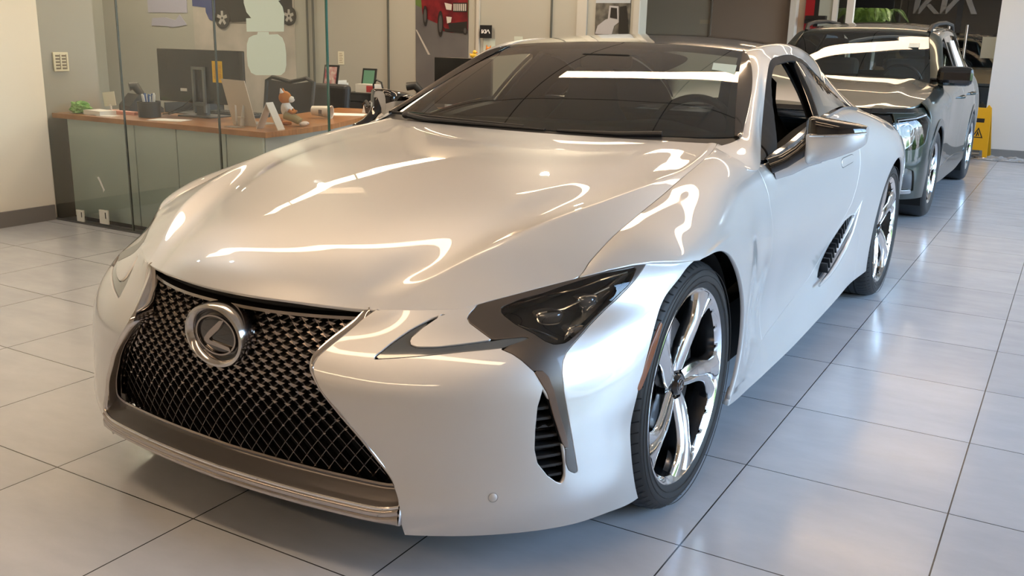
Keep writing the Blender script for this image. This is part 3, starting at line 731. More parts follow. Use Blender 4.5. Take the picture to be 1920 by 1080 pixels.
# ---- wheels
def tyre_prof(w, R=.358, r=.284):
    h = w / 2
    half = [(r - .012, h - .022), (r - .004, h - .010), (r + .004, h - .006), (r + .014, h - .001), (r + .030, h + .003), (r + .046, h - .002), (R - .014, h - .012), (R - .006, h - .022), (R - .0015, h - .036), (R, h - .062), (R, 0)]
    return half + [(a, -b) for a, b in half[::-1][1:]]
def make_wheel(w, sgn, name):
    wh = empty(name, parent=car)
    ty = MB(); ty.lathe([(a, b) for a, b in tyre_prof(w)], None, 96, axis='y')
    # sidewall rings
    for rr in (.300, .3175, .336):
        ty.lathe([(rr - .0012, sgn * (w / 2 + .0015)), (rr, sgn * (w / 2 + .0036)), (rr + .0012, sgn * (w / 2 + .0015))], None, 96, axis='y')
    tob = ty.build('tyre', RUBBER, wh)
    # tread blocks
    tr = MB()
    for gy in (-.052, -.018, .018, .052):
        tr.lathe([(.3585, gy - .0045), (.3595, gy - .004), (.3595, gy + .004), (.3585, gy + .0045)], mat('tread_groove', (.004, .004, .004), .9), 96, axis='y')
    for k in range(72):
        a = 2 * PI * k / 72
        M = Matrix.Rotation(a, 4, 'Y')
        for s_ in (-1, 1):
            pts = []
            for t in (0, .35, .7, 1):
                yy = s_ * (.064 + t * (w / 2 - .064 - .008)); r_ = .3592 if t < .5 else (.3545 if t < .9 else .343)
                pts.append((r_, yy, t))
            V = []
            for r_, yy, t in pts:
                for q in (-1, 1):
                    ang = (q * .0020 + t * .012) / .358; V.append(M @ Vector((r_ * math.cos(ang), yy, r_ * math.sin(ang))))
            tr.add(V, [(0, 1, 3, 2), (2, 3, 5, 4), (4, 5, 7, 6)], mat('tread_groove'))
    tr.build('tread', None, tob)
    y1 = sgn * (w / 2 - .006)
    rm = MB(); o = lambda v: sgn * v + y1 * 0
    f = w / 2 - .008
    prof = [(.262, f - .016), (.272, f - .004), (.279, f + .001), (.2835, f - .001), (.284, f - .010), (.280, f - .02)]
    rm.lathe([(a, b * sgn) for a, b in prof], ALU, 96, axis='y')
    rm.lathe([(.262, sgn * (f - .016)), (.256, sgn * (f - .05)), (.252, -sgn * (w / 2 - .03)), (.27, -sgn * (w / 2 - .01))], mat('barrel_dark', (.05, .05, .053), .25, .9), 72, axis='y')
    ro = rm.build('rim', None, wh)
    # ten blades in five pairs: a broad one and a slim one that meet at the rim
    n = 26
    for k in range(10):
        pair = k // 2; broad = k % 2 == 0
        a0 = 2 * PI * pair / 5 + (.0 if broad else .52); a1 = 2 * PI * pair / 5 + (.34 if broad else .66)
        V = []; m7 = 9
        for i in range(n):
            t = i / (n - 1); r_ = .044 + (.274 - .044) * t
            ang = a0 + (a1 - a0) * (t ** 1.2) + (.10 if broad else -.16) * math.sin(PI * t)
            if broad: wd = .019 + .010 * math.sin(PI * min(1, t * 1.2)) + .034 * max(0, (t - .60) / .40) ** 1.5
            else: wd = .013 + .003 * math.sin(PI * t) + .024 * max(0, (t - .66) / .34) ** 1.5
            dep = f - .042 + (.026 if broad else .020) * math.sin(PI * min(1, t * .62 + .12)) + .018 * t * t
            u = Vector((math.cos(ang), 0, math.sin(ang))); v = Vector((-math.sin(ang), 0, math.cos(ang))); c = u * r_
            sk = .45 if broad else -.3
            for a, d in ((-1, -.034), (-1, -.010), (-.90, -.003), (-.45 + sk * .5, .004), (sk, .0065), (.55 + sk * .2, .003), (.92, -.003), (1, -.010), (1, -.034)):
                q = c + v * (a * wd); V.append(Vector((q.x, sgn * (dep + d), q.z)))
        F = [(i * m7 + j, i * m7 + j + 1, (i + 1) * m7 + j + 1, (i + 1) * m7 + j) for i in range(n - 1) for j in range(m7 - 1)]
        if sgn < 0: F = [g[::-1] for g in F]
        sp_ = MB(); sp_.add(V, F, None, True); sp_.build('spoke', ALU, wh)
    hb = MB(); hb.lathe([(0, sgn * (f - .020)), (.026, sgn * (f - .021)), (.030, sgn * (f - .025)), (.034, sgn * (f - .036)), (.060, sgn * (f - .044)), (.064, sgn * (f - .07))], BLACKG, 40, axis='y')
    for k in range(5):
        a = 2 * PI * (k + .25) / 5; M = Matrix.Translation((.049 * math.cos(a), sgn * (f - .042), .049 * math.sin(a)))
        hb.lathe([(0, sgn * .006), (.007, sgn * .006), (.008, 0)], CHROME, 12, M, axis='y')
    cpo = hb.build('hub_cap', None, wh)
    lt = MB(); ring = [Vector((.020 * math.cos(2 * PI * i / 32), sgn * (f - .0195), .016 * math.sin(2 * PI * i / 32))) for i in range(33)]
    lt.tube(ring, .0012, DCHROME, 6, False)
    lt.prism([(a * .28 * -sgn, b * .28) for a, b in Lp], .002 * sgn, 'y', sgn * (f - .0205), DCHROME); lt.build('badge', None, cpo)
    dk = MB(); dk.lathe([(.06, sgn * (f - .085)), (.19, sgn * (f - .085)), (.19, sgn * (f - .112)), (.06, sgn * (f - .112))], BRAKE, 64, axis='y'); dk.build('brake_disc', None, wh)
    ca = MB(); ca.lathe([(.11, sgn * (f - .072)), (.198, sgn * (f - .068)), (.204, sgn * (f - .13)), (.11, sgn * (f - .13)), (.11, sgn * (f - .072))], BLACKP, 14, None, 2.3, 3.6, axis='y'); ca.build('brake_caliper', None, wh)
    return wh
for nm, x, y, w in (('front_wheel', 0, .930, .245), ('rear_wheel', -2.87, .945, .275)):
    for sgn in (1, -1):
        wh = make_wheel(w, sgn, 'wheel'); wh.location = (x, sgn * (y - w / 2), .358)
        wh.rotation_euler = (0, -.35 if nm == 'front_wheel' else .3, 0)
        # wheel-house liner
        ln = MB(); pr = [(.394, sgn * .905), (.402, sgn * .70), (.402, sgn * .52), (.05, sgn * .50)]
        ln.lathe(pr, None, 40, Matrix.Translation((x, 0, .36)), -.60, PI + .60, axis='y'); ln.build('wheel_liner', mat('liner', (.014, .014, .015), .8), car)

# ---- glasshouse
def grid_obj(name, G, m, par=car, flip=False, ks=1):
    N = smooth_n(gnorm(G), ks, 1)
    s = Sheet(G, N=N);
    return s
# windshield
WB = [(-.700, 0, .972), (-.709, .25, .974), (-.738, .50, .978), (-.780, .66, .981), (-.822, .742, .986)]
WT = [(-1.482, 0, 1.294), (-1.477, .20, 1.292), (-1.461, .38, 1.285), (-1.448, .48, 1.278), (-1.434, .552, 1.269)]
ty_ = [0, .3, .62, .84, 1.]
q = np.linspace(0, 1, 50)
gb, gt = herm(ty_, WB, q), herm(ty_, WT, q)
s = np.linspace(0, 1, 40)
def ws_grid(gb, gt, bul=.030, edge=.012):
    G = gb[None] * (1 - s)[:, None, None] + gt[None] * s[:, None, None]
    b = (4 * s * (1 - s))[:, None] * (edge + (bul - edge) * (1 - q[None] ** 2))
    G[:, :, 0] += b * .42; G[:, :, 2] += b * .9
    return G
GW = ws_grid(gb, gt); WS = Sheet(GW); WS = fix(WS, GW, lambda p: np.array([.4, 0, 1.]), ()); _c = np.abs(WS.V[:, 1]) < 1e-6; WS.V[_c, 4] = 0
ws = (WS + WS.mirror()).build('windshield', CARGLASS, car, 0)
# black frit border on the inside of the glass (follows s and q)
def frit_field(x, y, z):
    t = np.clip((z - .975) / .31, 0, 1); e = .742 - (.742 - .552) * t
    return np.maximum.reduce([np.abs(y) - (e - .030), (.997 + .0 * x) - z, z - (1.262 + .020 * (1 - (y / .55) ** 2))])
fr = WS.offset(-.003).cut(frit_field); (fr + fr.mirror()).build('windshield_border', mat('glass_frit', (.008, .008, .008), .5), ws, 0)
# cowl panel between hood and glass
cw = MB(); V = []
for y in np.linspace(-.755, .755, 41):
    a = abs(y); xr = float(herm([0, .28, .55, .62, .655, .70, .78], [-.66, -.67, -.69, -.705, -.715, -.728, -.745], [min(a, .78)])[0])
    b = herm([0, .25, .50, .66, .742], WB, [min(a, .742)])[0]
    zr = .9635 + .006 * min(1, a / .5) - (.006 if a > .6 else 0)
    V += [(xr + .02, y, zr - .018), (xr - .012, y, zr - .004), (b[0] - .004, y, b[2] - .001), (b[0] - .05, y, b[2] + .010)]
cw.add(V, [(4 * i + k, 4 * i + k + 1, 4 * i + 4 + k + 1, 4 * i + 4 + k) for i in range(40) for k in range(3)], None, True); cw.build('cowl_panel', BLACKP, car)
# roof with rear glass
RC = [(-1.486, 1.2955), (-1.62, 1.316), (-1.80, 1.333), (-2.0, 1.338), (-2.25, 1.330), (-2.55, 1.296), (-2.85, 1.232), (-3.2, 1.115), (-3.5, .975)]
RE = [(-1.438, .552, 1.2705), (-1.58, .556, 1.290), (-1.78, .556, 1.302), (-2.0, .552, 1.302), (-2.25, .544, 1.288), (-2.55, .528, 1.250), (-2.85, .508, 1.186), (-3.2, .51, 1.070), (-3.5, .55, .935)]
tu = np.linspace(0, 1, 9); uu = np.linspace(0, 1, 90); vv = np.linspace(0, 1, 40)
c_, e_ = herm(tu, RC, uu), herm(tu, RE, uu)
GR = np.zeros((90, 40, 3))
for j, v in enumerate(vv):
    GR[:, j, 0] = c_[:, 0] + (e_[:, 0] - c_[:, 0]) * v ** 2; GR[:, j, 1] = e_[:, 1] * v
    GR[:, j, 2] = c_[:, 1] + (e_[:, 2] - c_[:, 1]) * (v ** 2.3)
RS = Sheet(GR); RS = fix(RS, GR, lambda p: np.array([0, 0, 1.]), ()); _c = np.abs(RS.V[:, 1]) < 1e-6; RS.V[_c, 4] = 0
rf = RS.cut(lambda x, y, z: x + 2.62); (rf + rf.mirror()).build('roof', mat('black_roof', (.012, .011, .011), .10, .2, coat=1), car, .01, centre)
rg = RS.cut(lambda x, y, z: -2.628 - x); (rg + rg.mirror()).build('rear_window', CARGLASS, car, 0)
# headliner & deck
hl_ = RS.cut(lambda x, y, z: x + 2.60).offset(-.03); (hl_ + hl_.mirror()).build('headliner', mat('headliner_dark', (.02, .019, .018), .9), car, 0)
dk = MB(); V = []
for x in np.linspace(-3.3, -3.88, 12):
    e = herm(SX, [r[0] for r in SR], [x])[0]
    for t in np.linspace(-1, 1, 15): V.append((x, e[0] * t, e[1] + .035 * (1 - t * t)))
dk.add(V, [(15 * i + k, 15 * i + k + 1, 15 * i + 16 + k, 15 * i + 15 + k) for i in range(11) for k in range(14)], None, True); dk.build('trunk_lid', PAINT, car)
# pillar and rail
E1 = [(-.66, .722, .962), (-.80, .757, .981), (-.90, .742, 1.022), (-1.08, .700, 1.108), (-1.22, .655, 1.178), (-1.34, .602, 1.238), (-1.432, .560, 1.272), (-1.58, .561, 1.2925), (-1.78, .561, 1.304), (-2.0, .557, 1.304), (-2.25, .549, 1.290), (-2.55, .533, 1.252), (-2.85, .513, 1.188), (-3.2, .515, 1.070), (-3.5, .55, .935)]
E2 = [(-.64, .846, .902), (-.73, .858, .897), (-.87, .818, .940), (-1.007, .775, .996), (-1.15, .733, 1.085), (-1.288, .695, 1.181), (-1.42, .665, 1.239), (-1.60, .645, 1.255), (-1.805, .640, 1.2605), (-2.03, .640, 1.2345), (-2.16, .650, 1.193), (-2.317, .665, 1.134), (-2.40, .692, 1.070), (-2.52, .785, 1.004), (-3.35, .775, .900)]
tn = np.linspace(0, 1, 15); tt = np.linspace(0, 1, 150)
e1, e2 = herm(tn, E1, tt), herm(tn, E2, tt)
w_ = np.linspace(0, 1, 22); GP = np.zeros((150, 22, 3))
for j, w in enumerate(w_):
    P = e1 * (1 - w) + e2 * w
    b = np.sin(PI * w) ** .9 * .013 + .003 * math.sin(2 * PI * w)
    up_ = np.stack([np.zeros(150), np.interp(tt, [0, .3, .5, 1], [.75, .7, .6, .7]), np.interp(tt, [0, .3, .5, 1], [.55, .7, .85, .7])], 1)
    fade = np.interp(tt, [0, .06, .75, 1], [.35, 1, 1, .6])[:, None]
    GP[:, j] = P + up_ * b * fade
PS = Sheet(GP); PS = fix(PS, GP, lambda p: np.array([0, .7, .7]), ((2, 0),)); PS = PS.cut(lambda x, y, z: x + 3.6)
two(PS, 'roof_rail', PAINT, .004)
# black moulding between glass and pillar
for sgn in (1, -1):
    V = []
    for t in np.linspace(.07, .425, 40):
        a = herm(tn, E1, [t])[0]; lf = .012 * min(1, (.430 - t) / .09); zz = np.clip((a[2] - .986) / .283, 0, 1); b = np.array([-.822 - .612 * zz, .742 - .19 * zz, a[2] + .0]); b[0] += .05 * math.sin(PI * zz) * .42
        V += [(b[0] + .004, (b[1] - .006) * sgn, b[2] + .006), (a[0] * .5 + b[0] * .5, (a[1] * .5 + b[1] * .5) * sgn, a[2] + .001 + lf * .8), (a[0], (a[1] - .004) * sgn, a[2] - .001 + lf), (a[0], (a[1] + .003) * sgn, a[2] - .002 + lf), (a[0], (a[1] + .004) * sgn, a[2] - .008)]
    MB().add(V, [(5 * i + k, 5 * i + k + 1, 5 * i + 6 + k, 5 * i + 5 + k) for i in range(39) for k in range(4)], None, True).build('pillar_moulding', mat('moulding', (.05, .04, .035), .12, .5, coat=1), car)
# ---- side glass, B pillar, belt trim
for sgn in (1, -1):
    f_ = lambda sh: sh if sgn > 0 else sh.mirror()
    def belt(x):
        r = herm(SX, [q_[0] for q_ in SR], [x], True)[0]; return np.array([x, r[0], r[1]])
    # window sheet between the upper frame and the belt
    n = 90; xs = np.linspace(-.80, -2.50, n); GGs = np.zeros((n, 9, 3))
    up2 = e2[(e2[:, 0] < -.735)]
    for i, x_ in enumerate(xs):
        k = np.abs(e2[:, 0] - x_).argmin(); U = e2[k]; lo = belt(x_) + np.array([0, -.012, -.004])
        for j, w in enumerate(np.linspace(0, 1, 9)):
            GGs[i, j] = U * w + lo * (1 - w); GGs[i, j, 0] = x_; GGs[i, j, 1] += .012 * math.sin(PI * w) - .006
    wsid = Sheet(GGs); wsid = fix(wsid, GGs, lambda p: np.array([0, 1, .2]), ())
    bp = lambda x, z: x + 1.80 + (z - 1.0) * -.62      # slanted B pillar line (forward at the bottom)
    f_(wsid.cut(lambda x, y, z: -.11 - (x + 1.72 + (z - 1.0) * .55))).build('quarter_window', SIDEGLASS, car, 0)
    f_(wsid.cut(lambda x, y, z: .070 - np.abs(x + 1.76 + (z - 1.0) * .55)).offset(.002)).build('b_pillar', BLACKG, car, .03)
    f_(wsid.cut(lambda x, y, z: .19 - np.abs(x + 1.90 + (z - 1.0) * .45)).offset(-.045)).build('b_pillar_trim', LEATHER, car, .01)
    # weatherstrip round the opening and belt trim
    def rim(x, y, z):
        return np.minimum(z - (np.interp(-x, -e2[:, 0], e2[:, 2]) - .028 - .05 * np.clip((x + 1.30) / .3, 0, 1)), -.92 - x)
    f_(wsid.cut(rim).offset(.003)).build('window_seal', LEATHER, car, .012)
    V = []
    for x_ in np.linspace(-.785, -2.42, 50):
        b = belt(x_); V += [(x_, (b[1] + .003) * sgn, b[2] - .002), (x_, (b[1] + .001) * sgn, b[2] + .012), (x_, (b[1] - .016) * sgn, b[2] + .014), (x_, (b[1] - .030) * sgn, b[2] - .01)]
    MB().add(V, [(4 * i + k, 4 * i + k + 1, 4 * i + 5 + k, 4 * i + 4 + k) for i in range(49) for k in range(3)], None, True).build('belt_trim', BLACKG, car)
    # sail panel in the front corner
    f_(wsid.cut(lambda x, y, z: x + .90 + (z - .93) * .4).offset(.001)).build('sail_panel', BLACKP, car, .01)
    # inner door card
    V = []
    for x_ in np.linspace(-.80, -2.1, 30):
        b = belt(x_)
        for k, (dy, dz) in enumerate(((-.03, -.005), (-.075, -.01), (-.095, -.06), (-.10, -.25), (-.13, -.50))): V.append((x_, (b[1] + dy) * sgn, b[2] + dz))
    MB().add(V, [(5 * i + k, 5 * i + k + 1, 5 * i + 6 + k, 5 * i + 5 + k) for i in range(29) for k in range(4)], None, True).build('door_card', LEATHER, car)
    # ---- wing mirror
    mr = empty('wing_mirror', parent=car); mr['label'] = 'wing mirror with gloss black top and silver lower shell' if sgn > 0 else 'wing mirror folded back against the door'
    if sgn < 0:
        pv = Vector((-.93, -.915, 0)); rm_ = Matrix.Rotation(-1.46, 4, 'Z'); mr.rotation_euler = (0, 0, -1.46); mr.location = pv - (rm_ @ pv)
    def X(pts): return [Vector((a, b * sgn, c)) for a, b, c in pts]
    def sec(y, xf, xr, zt, zb, zm):                      # closed section of the shell in the x-z plane
        return [(xf - .018, y, zt), (xf - .004, y, zt - .012), (xf, y, zm), (xf - .006, y, zb + .02), (xf - .03, y, zb), (xr + .01, y, zb + .006), (xr, y, zm), (xr + .004, y, zt - .004)]
    secs = [sec(.968, -.862, -.935, 1.062, .915, .975), sec(.985, -.838, -.965, 1.070, .903, .985), sec(1.03, -.828, -.980, 1.064, .915, .990), sec(1.09, -.840, -.980, 1.056, .940, .998), sec(1.130, -.862, -.972, 1.050, .960, 1.008), sec(1.155, -.890, -.955, 1.043, .982, 1.015)]
    secs = [secs[0]] + secs
    tt2 = np.linspace(0, 1, 7); q2 = herm(tt2, np.array([np.array(s_).ravel() for s_ in secs]), np.linspace(0, 1, 30)).reshape(30, 8, 3)
    # round every section
    ring = []
    for r_ in q2:
        c_ = chaikin([tuple(a) for a in r_], 2); ring.append(c_)
    m_ = len(ring[0]); V = [(a, b * sgn, c) for r_ in ring for a, b, c in r_]
    F = [(i * m_ + j, i * m_ + (j + 1) % m_, (i + 1) * m_ + (j + 1) % m_, (i + 1) * m_ + j) for i in range(29) for j in range(m_)]
    F += [list(range(m_)), [29 * m_ + j for j in range(m_)]]
    zsplit = lambda i: 0
    top_f, low_f = [], []
    for f in F:
        c_ = np.mean([V[k] for k in f], 0); ysp = (abs(c_[1]) - .985) / .16
        (top_f if c_[2] > 1.008 + .014 * ysp else low_f).append(f)
    MB().add(V, top_f, BLACKG, True).build('mirror_cap', None, mr)
    MB().add(V, low_f, PAINT, True).build('mirror_shell', None, mr)
    # upswept inner fin and bright trim line
    MB().tube(X([(-.832, .99, 1.007), (-.823, 1.03, 1.010), (-.834, 1.09, 1.015), (-.856, 1.132, 1.020), (-.895, 1.156, 1.022)]), .0045, None, 8).build('mirror_trim', CHROME, mr)
    # stalk: black upper blade, silver foot
    MB().tube(X([(-.845, .862, .892), (-.86, .905, .912), (-.875, .95, .945), (-.88, .985, .985), (-.875, .985, 1.03)]), [.030, .028, .028, .030, .020], None, 12).build('mirror_stalk', BLACKG, mr)
    MB().tube(X([(-.865, .872, .873), (-.88, .92, .892), (-.895, .965, .925), (-.90, 1.01, .945)]), [.030, .030, .034, .036], None, 12).build('mirror_foot', PAINT, mr)
    MB().add(X([(-.9715, 1.0, .935), (-.9735, 1.12, .965), (-.9735, 1.13, 1.03), (-.9715, 1.01, 1.035)]), [(0, 1, 2, 3)]).build('mirror_glass', CHROME, mr)
    # ---- flush handle
    V = []; HP = [(-1.775, .826), (-1.80, .834), (-1.95, .838), (-1.972, .832), (-1.974, .816), (-1.955, .806), (-1.80, .797), (-1.778, .802)]
    hcut = f_(SS.cut(inside(xz, HP, .0008)).offset(.003)); hd = hcut.build('door_handle', PAINT, car, .01)
    ring_ = SS.cut(inside(xz, HP, -.003), outside(xz, HP, -.0002)).offset(.0008); f_(ring_).build('handle_gap', mat('panel_gap', (.05, .05, .05), .5), hd, 0)
    if sgn > 0:
        FP_ = chaikin([(-2.30, .985), (-2.44, .972), (-2.60, .935), (-2.66, .885), (-2.62, .855), (-2.50, .858), (-2.40, .885), (-2.32, .935)], 2)
        SS.cut(inside(xz, FP_, -.0018), outside(xz, FP_, .0018)).offset(.0008).build('fuel_door_gap', mat('panel_gap'), car, 0)
    # ---- seats
    def seat(x0, y0, par, sc=1):
        st = empty('seat', parent=car)
        bk = MB()
        rows = [(.0, .25, .0, .10), (.18, .27, -.04, .12), (.40, .27, -.11, .11), (.56, .23, -.17, .09), (.66, .16, -.20, .07), (.74, .135, -.225, .075), (.84, .13, -.235, .07), (.885, .09, -.24, .05)]
        V = []; m2 = 20
        for h_, w_, dx_, d_ in rows:
            for k in range(m2):
                a = 2 * PI * k / m2; ca, sa = math.cos(a), math.sin(a)
                sx_ = math.copysign(abs(ca) ** .6, ca); sy_ = math.copysign(abs(sa) ** .6, sa)
                V.append((x0 + dx_ + sy_ * d_ * .5 + (.045 * abs(sx_) ** 3 if h_ < .5 else 0), y0 + sx_ * w_, .46 + h_ * .80))
        F = [(i * m2 + k, i * m2 + (k + 1) % m2, (i + 1) * m2 + (k + 1) % m2, (i + 1) * m2 + k) for i in range(len(rows) - 1) for k in range(m2)] + [list(range(m2)), [(len(rows) - 1) * m2 + k for k in range(m2)]]
        bk.add(V, F, None, True).build('backrest', LEATHER, st)
        MB().box(x0 - .02, x0 + .50, y0 - .26, y0 + .26, .34, .50, None, .06).build('cushion', LEATHER, st)
    seat(-1.78, .40 * sgn, car)
_in = PS.cut(lambda x, y, z: -1.0 - x).offset(-.022); (_in + _in.mirror()).build('pillar_trim', LEATHER, car, 0)
# ---- wiper, dashboard, wheel, mirror, stickers
MB().tube([(-.735, -.62, .985), (-.70, -.50, .978), (-.70, -.30, .975), (-.70, .05, .972)], [.012, .010, .008, .005], None, 8).tube([(-.745, -.70, .993), (-.722, -.42, .985), (-.715, -.05, .978)], .006, None, 6).ball((-.735, -.62, .985), (.02, .018, .014), None, 12).build('wiper', BLACKP, car)
MB().tube([(-.74, .50, .985), (-.705, .35, .977), (-.70, .10, .973)], [.011, .009, .005], None, 8).build('wiper', BLACKP, car)
q_ = MB(); V = []
for x_, z_ in ((-.78, .965), (-.90, .975), (-1.05, .985), (-1.15, .960), (-1.20, .88), (-1.18, .70)):
    for y_ in np.linspace(-.70, .70, 21): V.append((x_, y_, z_ - .03 * (y_ / .7) ** 2 + .035 * math.exp(-((y_ - .38) / .18) ** 2) * (1 if -1.16 < x_ < -.85 else 0)))
q_.add(V, [(21 * i + k, 21 * i + k + 1, 21 * i + 22 + k, 21 * i + 21 + k) for i in range(5) for k in range(20)], None, True); q_.build('dashboard', mat('dash_leather', (.018, .017, .016), .55), car)
sw_ = MB(); cw_ = Vector((-1.33, .38, .915)); ax1 = Vector((0, 1, 0)); ax2 = Vector((-.42, 0, .91)).normalized()
sw_.tube([cw_ + ax1 * .185 * math.cos(a) + ax2 * .180 * math.sin(a) for a in np.linspace(0, 2 * PI, 49)], .016, LEATHER, 10, False)
sw_.ball(cw_ + Vector((.02, 0, 0)), (.03, .075, .06), LEATHER, 16)
for a in (0, PI, -PI / 2): sw_.tube([cw_ + Vector((.015, 0, 0)), cw_ + ax1 * .175 * math.cos(a) + ax2 * .17 * math.sin(a)], [.022, .014], BLACKG, 8)
sw_.build('steering_wheel', None, car)
MB().box(-1.20, -1.17, -.12, .12, 1.185, 1.245, None, .02, Matrix.Translation((-.12, 0, .0))).build('inside_mirror', BLACKP, car)
# registration sticker on the inside of the windscreen
def on_ws(px_y, t):
    i = int(np.abs(q - px_y).argmin()); j = int(t * 39); return Vector(GW[j, i])
pw = on_ws(.86, .74); nn_ = Vector((.62, .25, .74)).normalized()
stk = MB().add([pw + Vector((.0, -.05, .028)) , pw + Vector((.0, .045, .022)), pw + Vector((.055, .055, -.018)), pw + Vector((.055, -.038, -.010))], [(0, 1, 2, 3)]).build('window_sticker', mat('sticker_green', (.55, .66, .60), .5), ws)
for v in stk.data.vertices: v.co -= nn_ * .012
MB().box(-2.9, -.1, -.78, .78, .17, .40).build('underbody', VOID, car)
MB().box(-3.4, -1.2, -.74, .74, .36, .40).box(-2.45, -2.35, -.70, .70, .40, .95, None, .04).build('cabin_floor', VOID, car)
# ================================================================= THE SHOWROOM
FLOOR = mat('grey_porcelain_tile', (.3, .3, .3), .22, coat=0, spec=.6)
def floor_nodes(m):
    nt = m.node_tree; b = nt.nodes['Principled BSDF']; N = nt.nodes.new; L = nt.links.new
    tc = N('ShaderNodeTexCoord'); br = N('ShaderNodeTexBrick')
    br.offset = 0; br.squash = 1; br.inputs['Scale'].default_value = 1
    br.inputs['Brick Width'].default_value = TILE; br.inputs['Row Height'].default_value = TILE
    br.inputs['Mortar Size'].default_value = .0022; br.inputs['Mortar Smooth'].default_value = .1
    br.inputs['Color1'].default_value = (.49, .505, .54, 1); br.inputs['Color2'].default_value = (.53, .545, .58, 1); br.inputs['Mortar'].default_value = (.045, .043, .042, 1)
    L(tc.outputs['Object'], br.inputs['Vector'])
    n1 = N('ShaderNodeTexNoise'); n1.inputs['Scale'].default_value = 3.2; n1.inputs['Detail'].default_value = 8; n1.inputs['Roughness'].default_value = .62
    mp = N('ShaderNodeMapping'); mp.inputs['Scale'].default_value = (1, 2.2, 1); L(tc.outputs['Object'], mp.inputs[0]); L(mp.outputs[0], n1.inputs['Vector'])
    r1 = N('ShaderNodeValToRGB'); r1.color_ramp.elements[0].position = .32; r1.color_ramp.elements[1].position = .70
    r1.color_ramp.elements[0].color = (.92, .92, .92, 1); r1.color_ramp.elements[1].color = (1.06, 1.055, 1.045, 1)
    L(n1.outputs['Fac'], r1.inputs[0])
    mx = N('ShaderNodeMix'); mx.data_type = 'RGBA'; mx.blend_type = 'MULTIPLY'; mx.inputs['Factor'].default_value = 1
    L(br.outputs['Color'], mx.inputs['A']); L(r1.outputs[0], mx.inputs['B']); L(mx.outputs['Result'], b.inputs['Base Color'])
    # roughness + fine brushed relief
    w = N('ShaderNodeTexNoise'); w.inputs['Scale'].default_value = 60; w.inputs['Detail'].default_value = 4
    m2 = N('ShaderNodeMapping'); m2.inputs['Scale'].default_value = (6, .6, 1); L(tc.outputs['Object'], m2.inputs[0]); L(m2.outputs[0], w.inputs['Vector'])
    bp = N('ShaderNodeBump'); bp.inputs['Strength'].default_value = .07; bp.inputs['Distance'].default_value = .0012
    L(w.outputs['Fac'], bp.inputs['Height'])
    b2 = N('ShaderNodeBump'); b2.inputs['Strength'].default_value = .6; b2.inputs['Distance'].default_value = .0015; b2.invert = True
    L(br.outputs['Fac'], b2.inputs['Height']); L(bp.outputs[0], b2.inputs['Normal']); L(b2.outputs[0], b.inputs['Normal'])
    rr = N('ShaderNodeMapRange'); rr.inputs['To Min'].default_value = .10; rr.inputs['To Max'].default_value = .24
    L(n1.outputs['Fac'], rr.inputs['Value']); L(rr.outputs[0], b.inputs['Roughness'])
floor_nodes(FLOOR)
CREAM = bump(mat('cream_wall_paint', (.78, .72, .60), .6), 90, .05)
GREYW = bump(mat('grey_wall_panel', (.335, .325, .285), .5), 90, .04)
WHITE = bump(mat('white_wall_paint', (.82, .83, .84), .6), 90, .04)
BASEB = mat('baseboard_taupe', (.19, .175, .16), .4)
TAUPE = mat('taupe_wall_panel', (.27, .225, .195), .5)
def S(o): o['kind'] = 'structure'; return o
XL, YF, YB = -5.33, 1.87, 5.2
S(MB().box(-12, 3.3, -7, 22, -.10, 0).build('floor', FLOOR))
# ceiling with panel joints
CE = mat('beige_ceiling_panel', (.74, .66, .56), .55)
def ceil_nodes(m):
    nt = m.node_tree; b = nt.nodes['Principled BSDF']; N = nt.nodes.new; L = nt.links.new
    tc = N('ShaderNodeTexCoord'); br = N('ShaderNodeTexBrick'); br.offset = 0
    br.inputs['Scale'].default_value = 1; br.inputs['Brick Width'].default_value = 1.21; br.inputs['Row Height'].default_value = 2.33; br.inputs['Mortar Size'].default_value = .007
    br.inputs['Color1'].default_value = (.74, .66, .56, 1); br.inputs['Color2'].default_value = (.70, .62, .53, 1); br.inputs['Mortar'].default_value = (.10, .085, .07, 1)
    L(tc.outputs['Object'], br.inputs['Vector']); L(br.outputs['Color'], b.inputs['Base Color'])
ceil_nodes(CE)
S(MB().box(-12, 3.3, -7, 22, CEIL, CEIL + .1).build('ceiling', CE))
# walls
S(MB().box(XL - .25, XL, -7, YF + .005, 0, CEIL).build('wall_left', CREAM))
S(MB().box(XL - .25, XL, YF + .006, 2.30, 0, CEIL).build('wall_left_office', GREYW))
S(MB().box(XL, XL + .014, -7, YF - .012, 0, .105).build('baseboard_left', BASEB))
S(MB().box(-9.2, -2.42, YB, YB + .15, 0, CEIL).build('wall_office_back', GREYW))
S(MB().box(-9.2, -9.05, 2.0, YB, 0, CEIL).build('wall_office_side', GREYW))
S(MB().box(-9.2, XL - .2, 1.9, 2.05, 0, CEIL).build('wall_office_front', GREYW))
S(MB().box(-12, -3.93, 11.3, 11.45, 0, CEIL).box(-3.93, -3.915, 11.27, 11.32, 0, CEIL, BASEB).box(-3.915, -2.80, 11.3, 11.45, 0, CEIL, TAUPE).build('wall_far', GREYW))
S(MB().box(-.25, 1.10, 11.28, 11.9, 0, CEIL).build('wall_right_pier', WHITE))
S(MB().box(-.255, 1.105, 11.262, 11.28, 0, .095).build('baseboard_right', mat('baseboard_grey', (.26, .27, .28), .4)))
S(MB().box(-12, 3.3, 15.0, 15.2, 0, CEIL).build('wall_back', mat('black_wall', (.004, .004, .0045), .55)))
S(MB().box(1.1, 3.3, 11.28, 11.5, 0, CEIL).build('wall_right_return', WHITE))
S(MB().box(-12, 3.3, -7.2, -7, 0, CEIL).build('wall_front', WHITE))
S(MB().box(3.15, 3.3, -7, -.6, 0, CEIL).build('wall_right_front', WHITE))
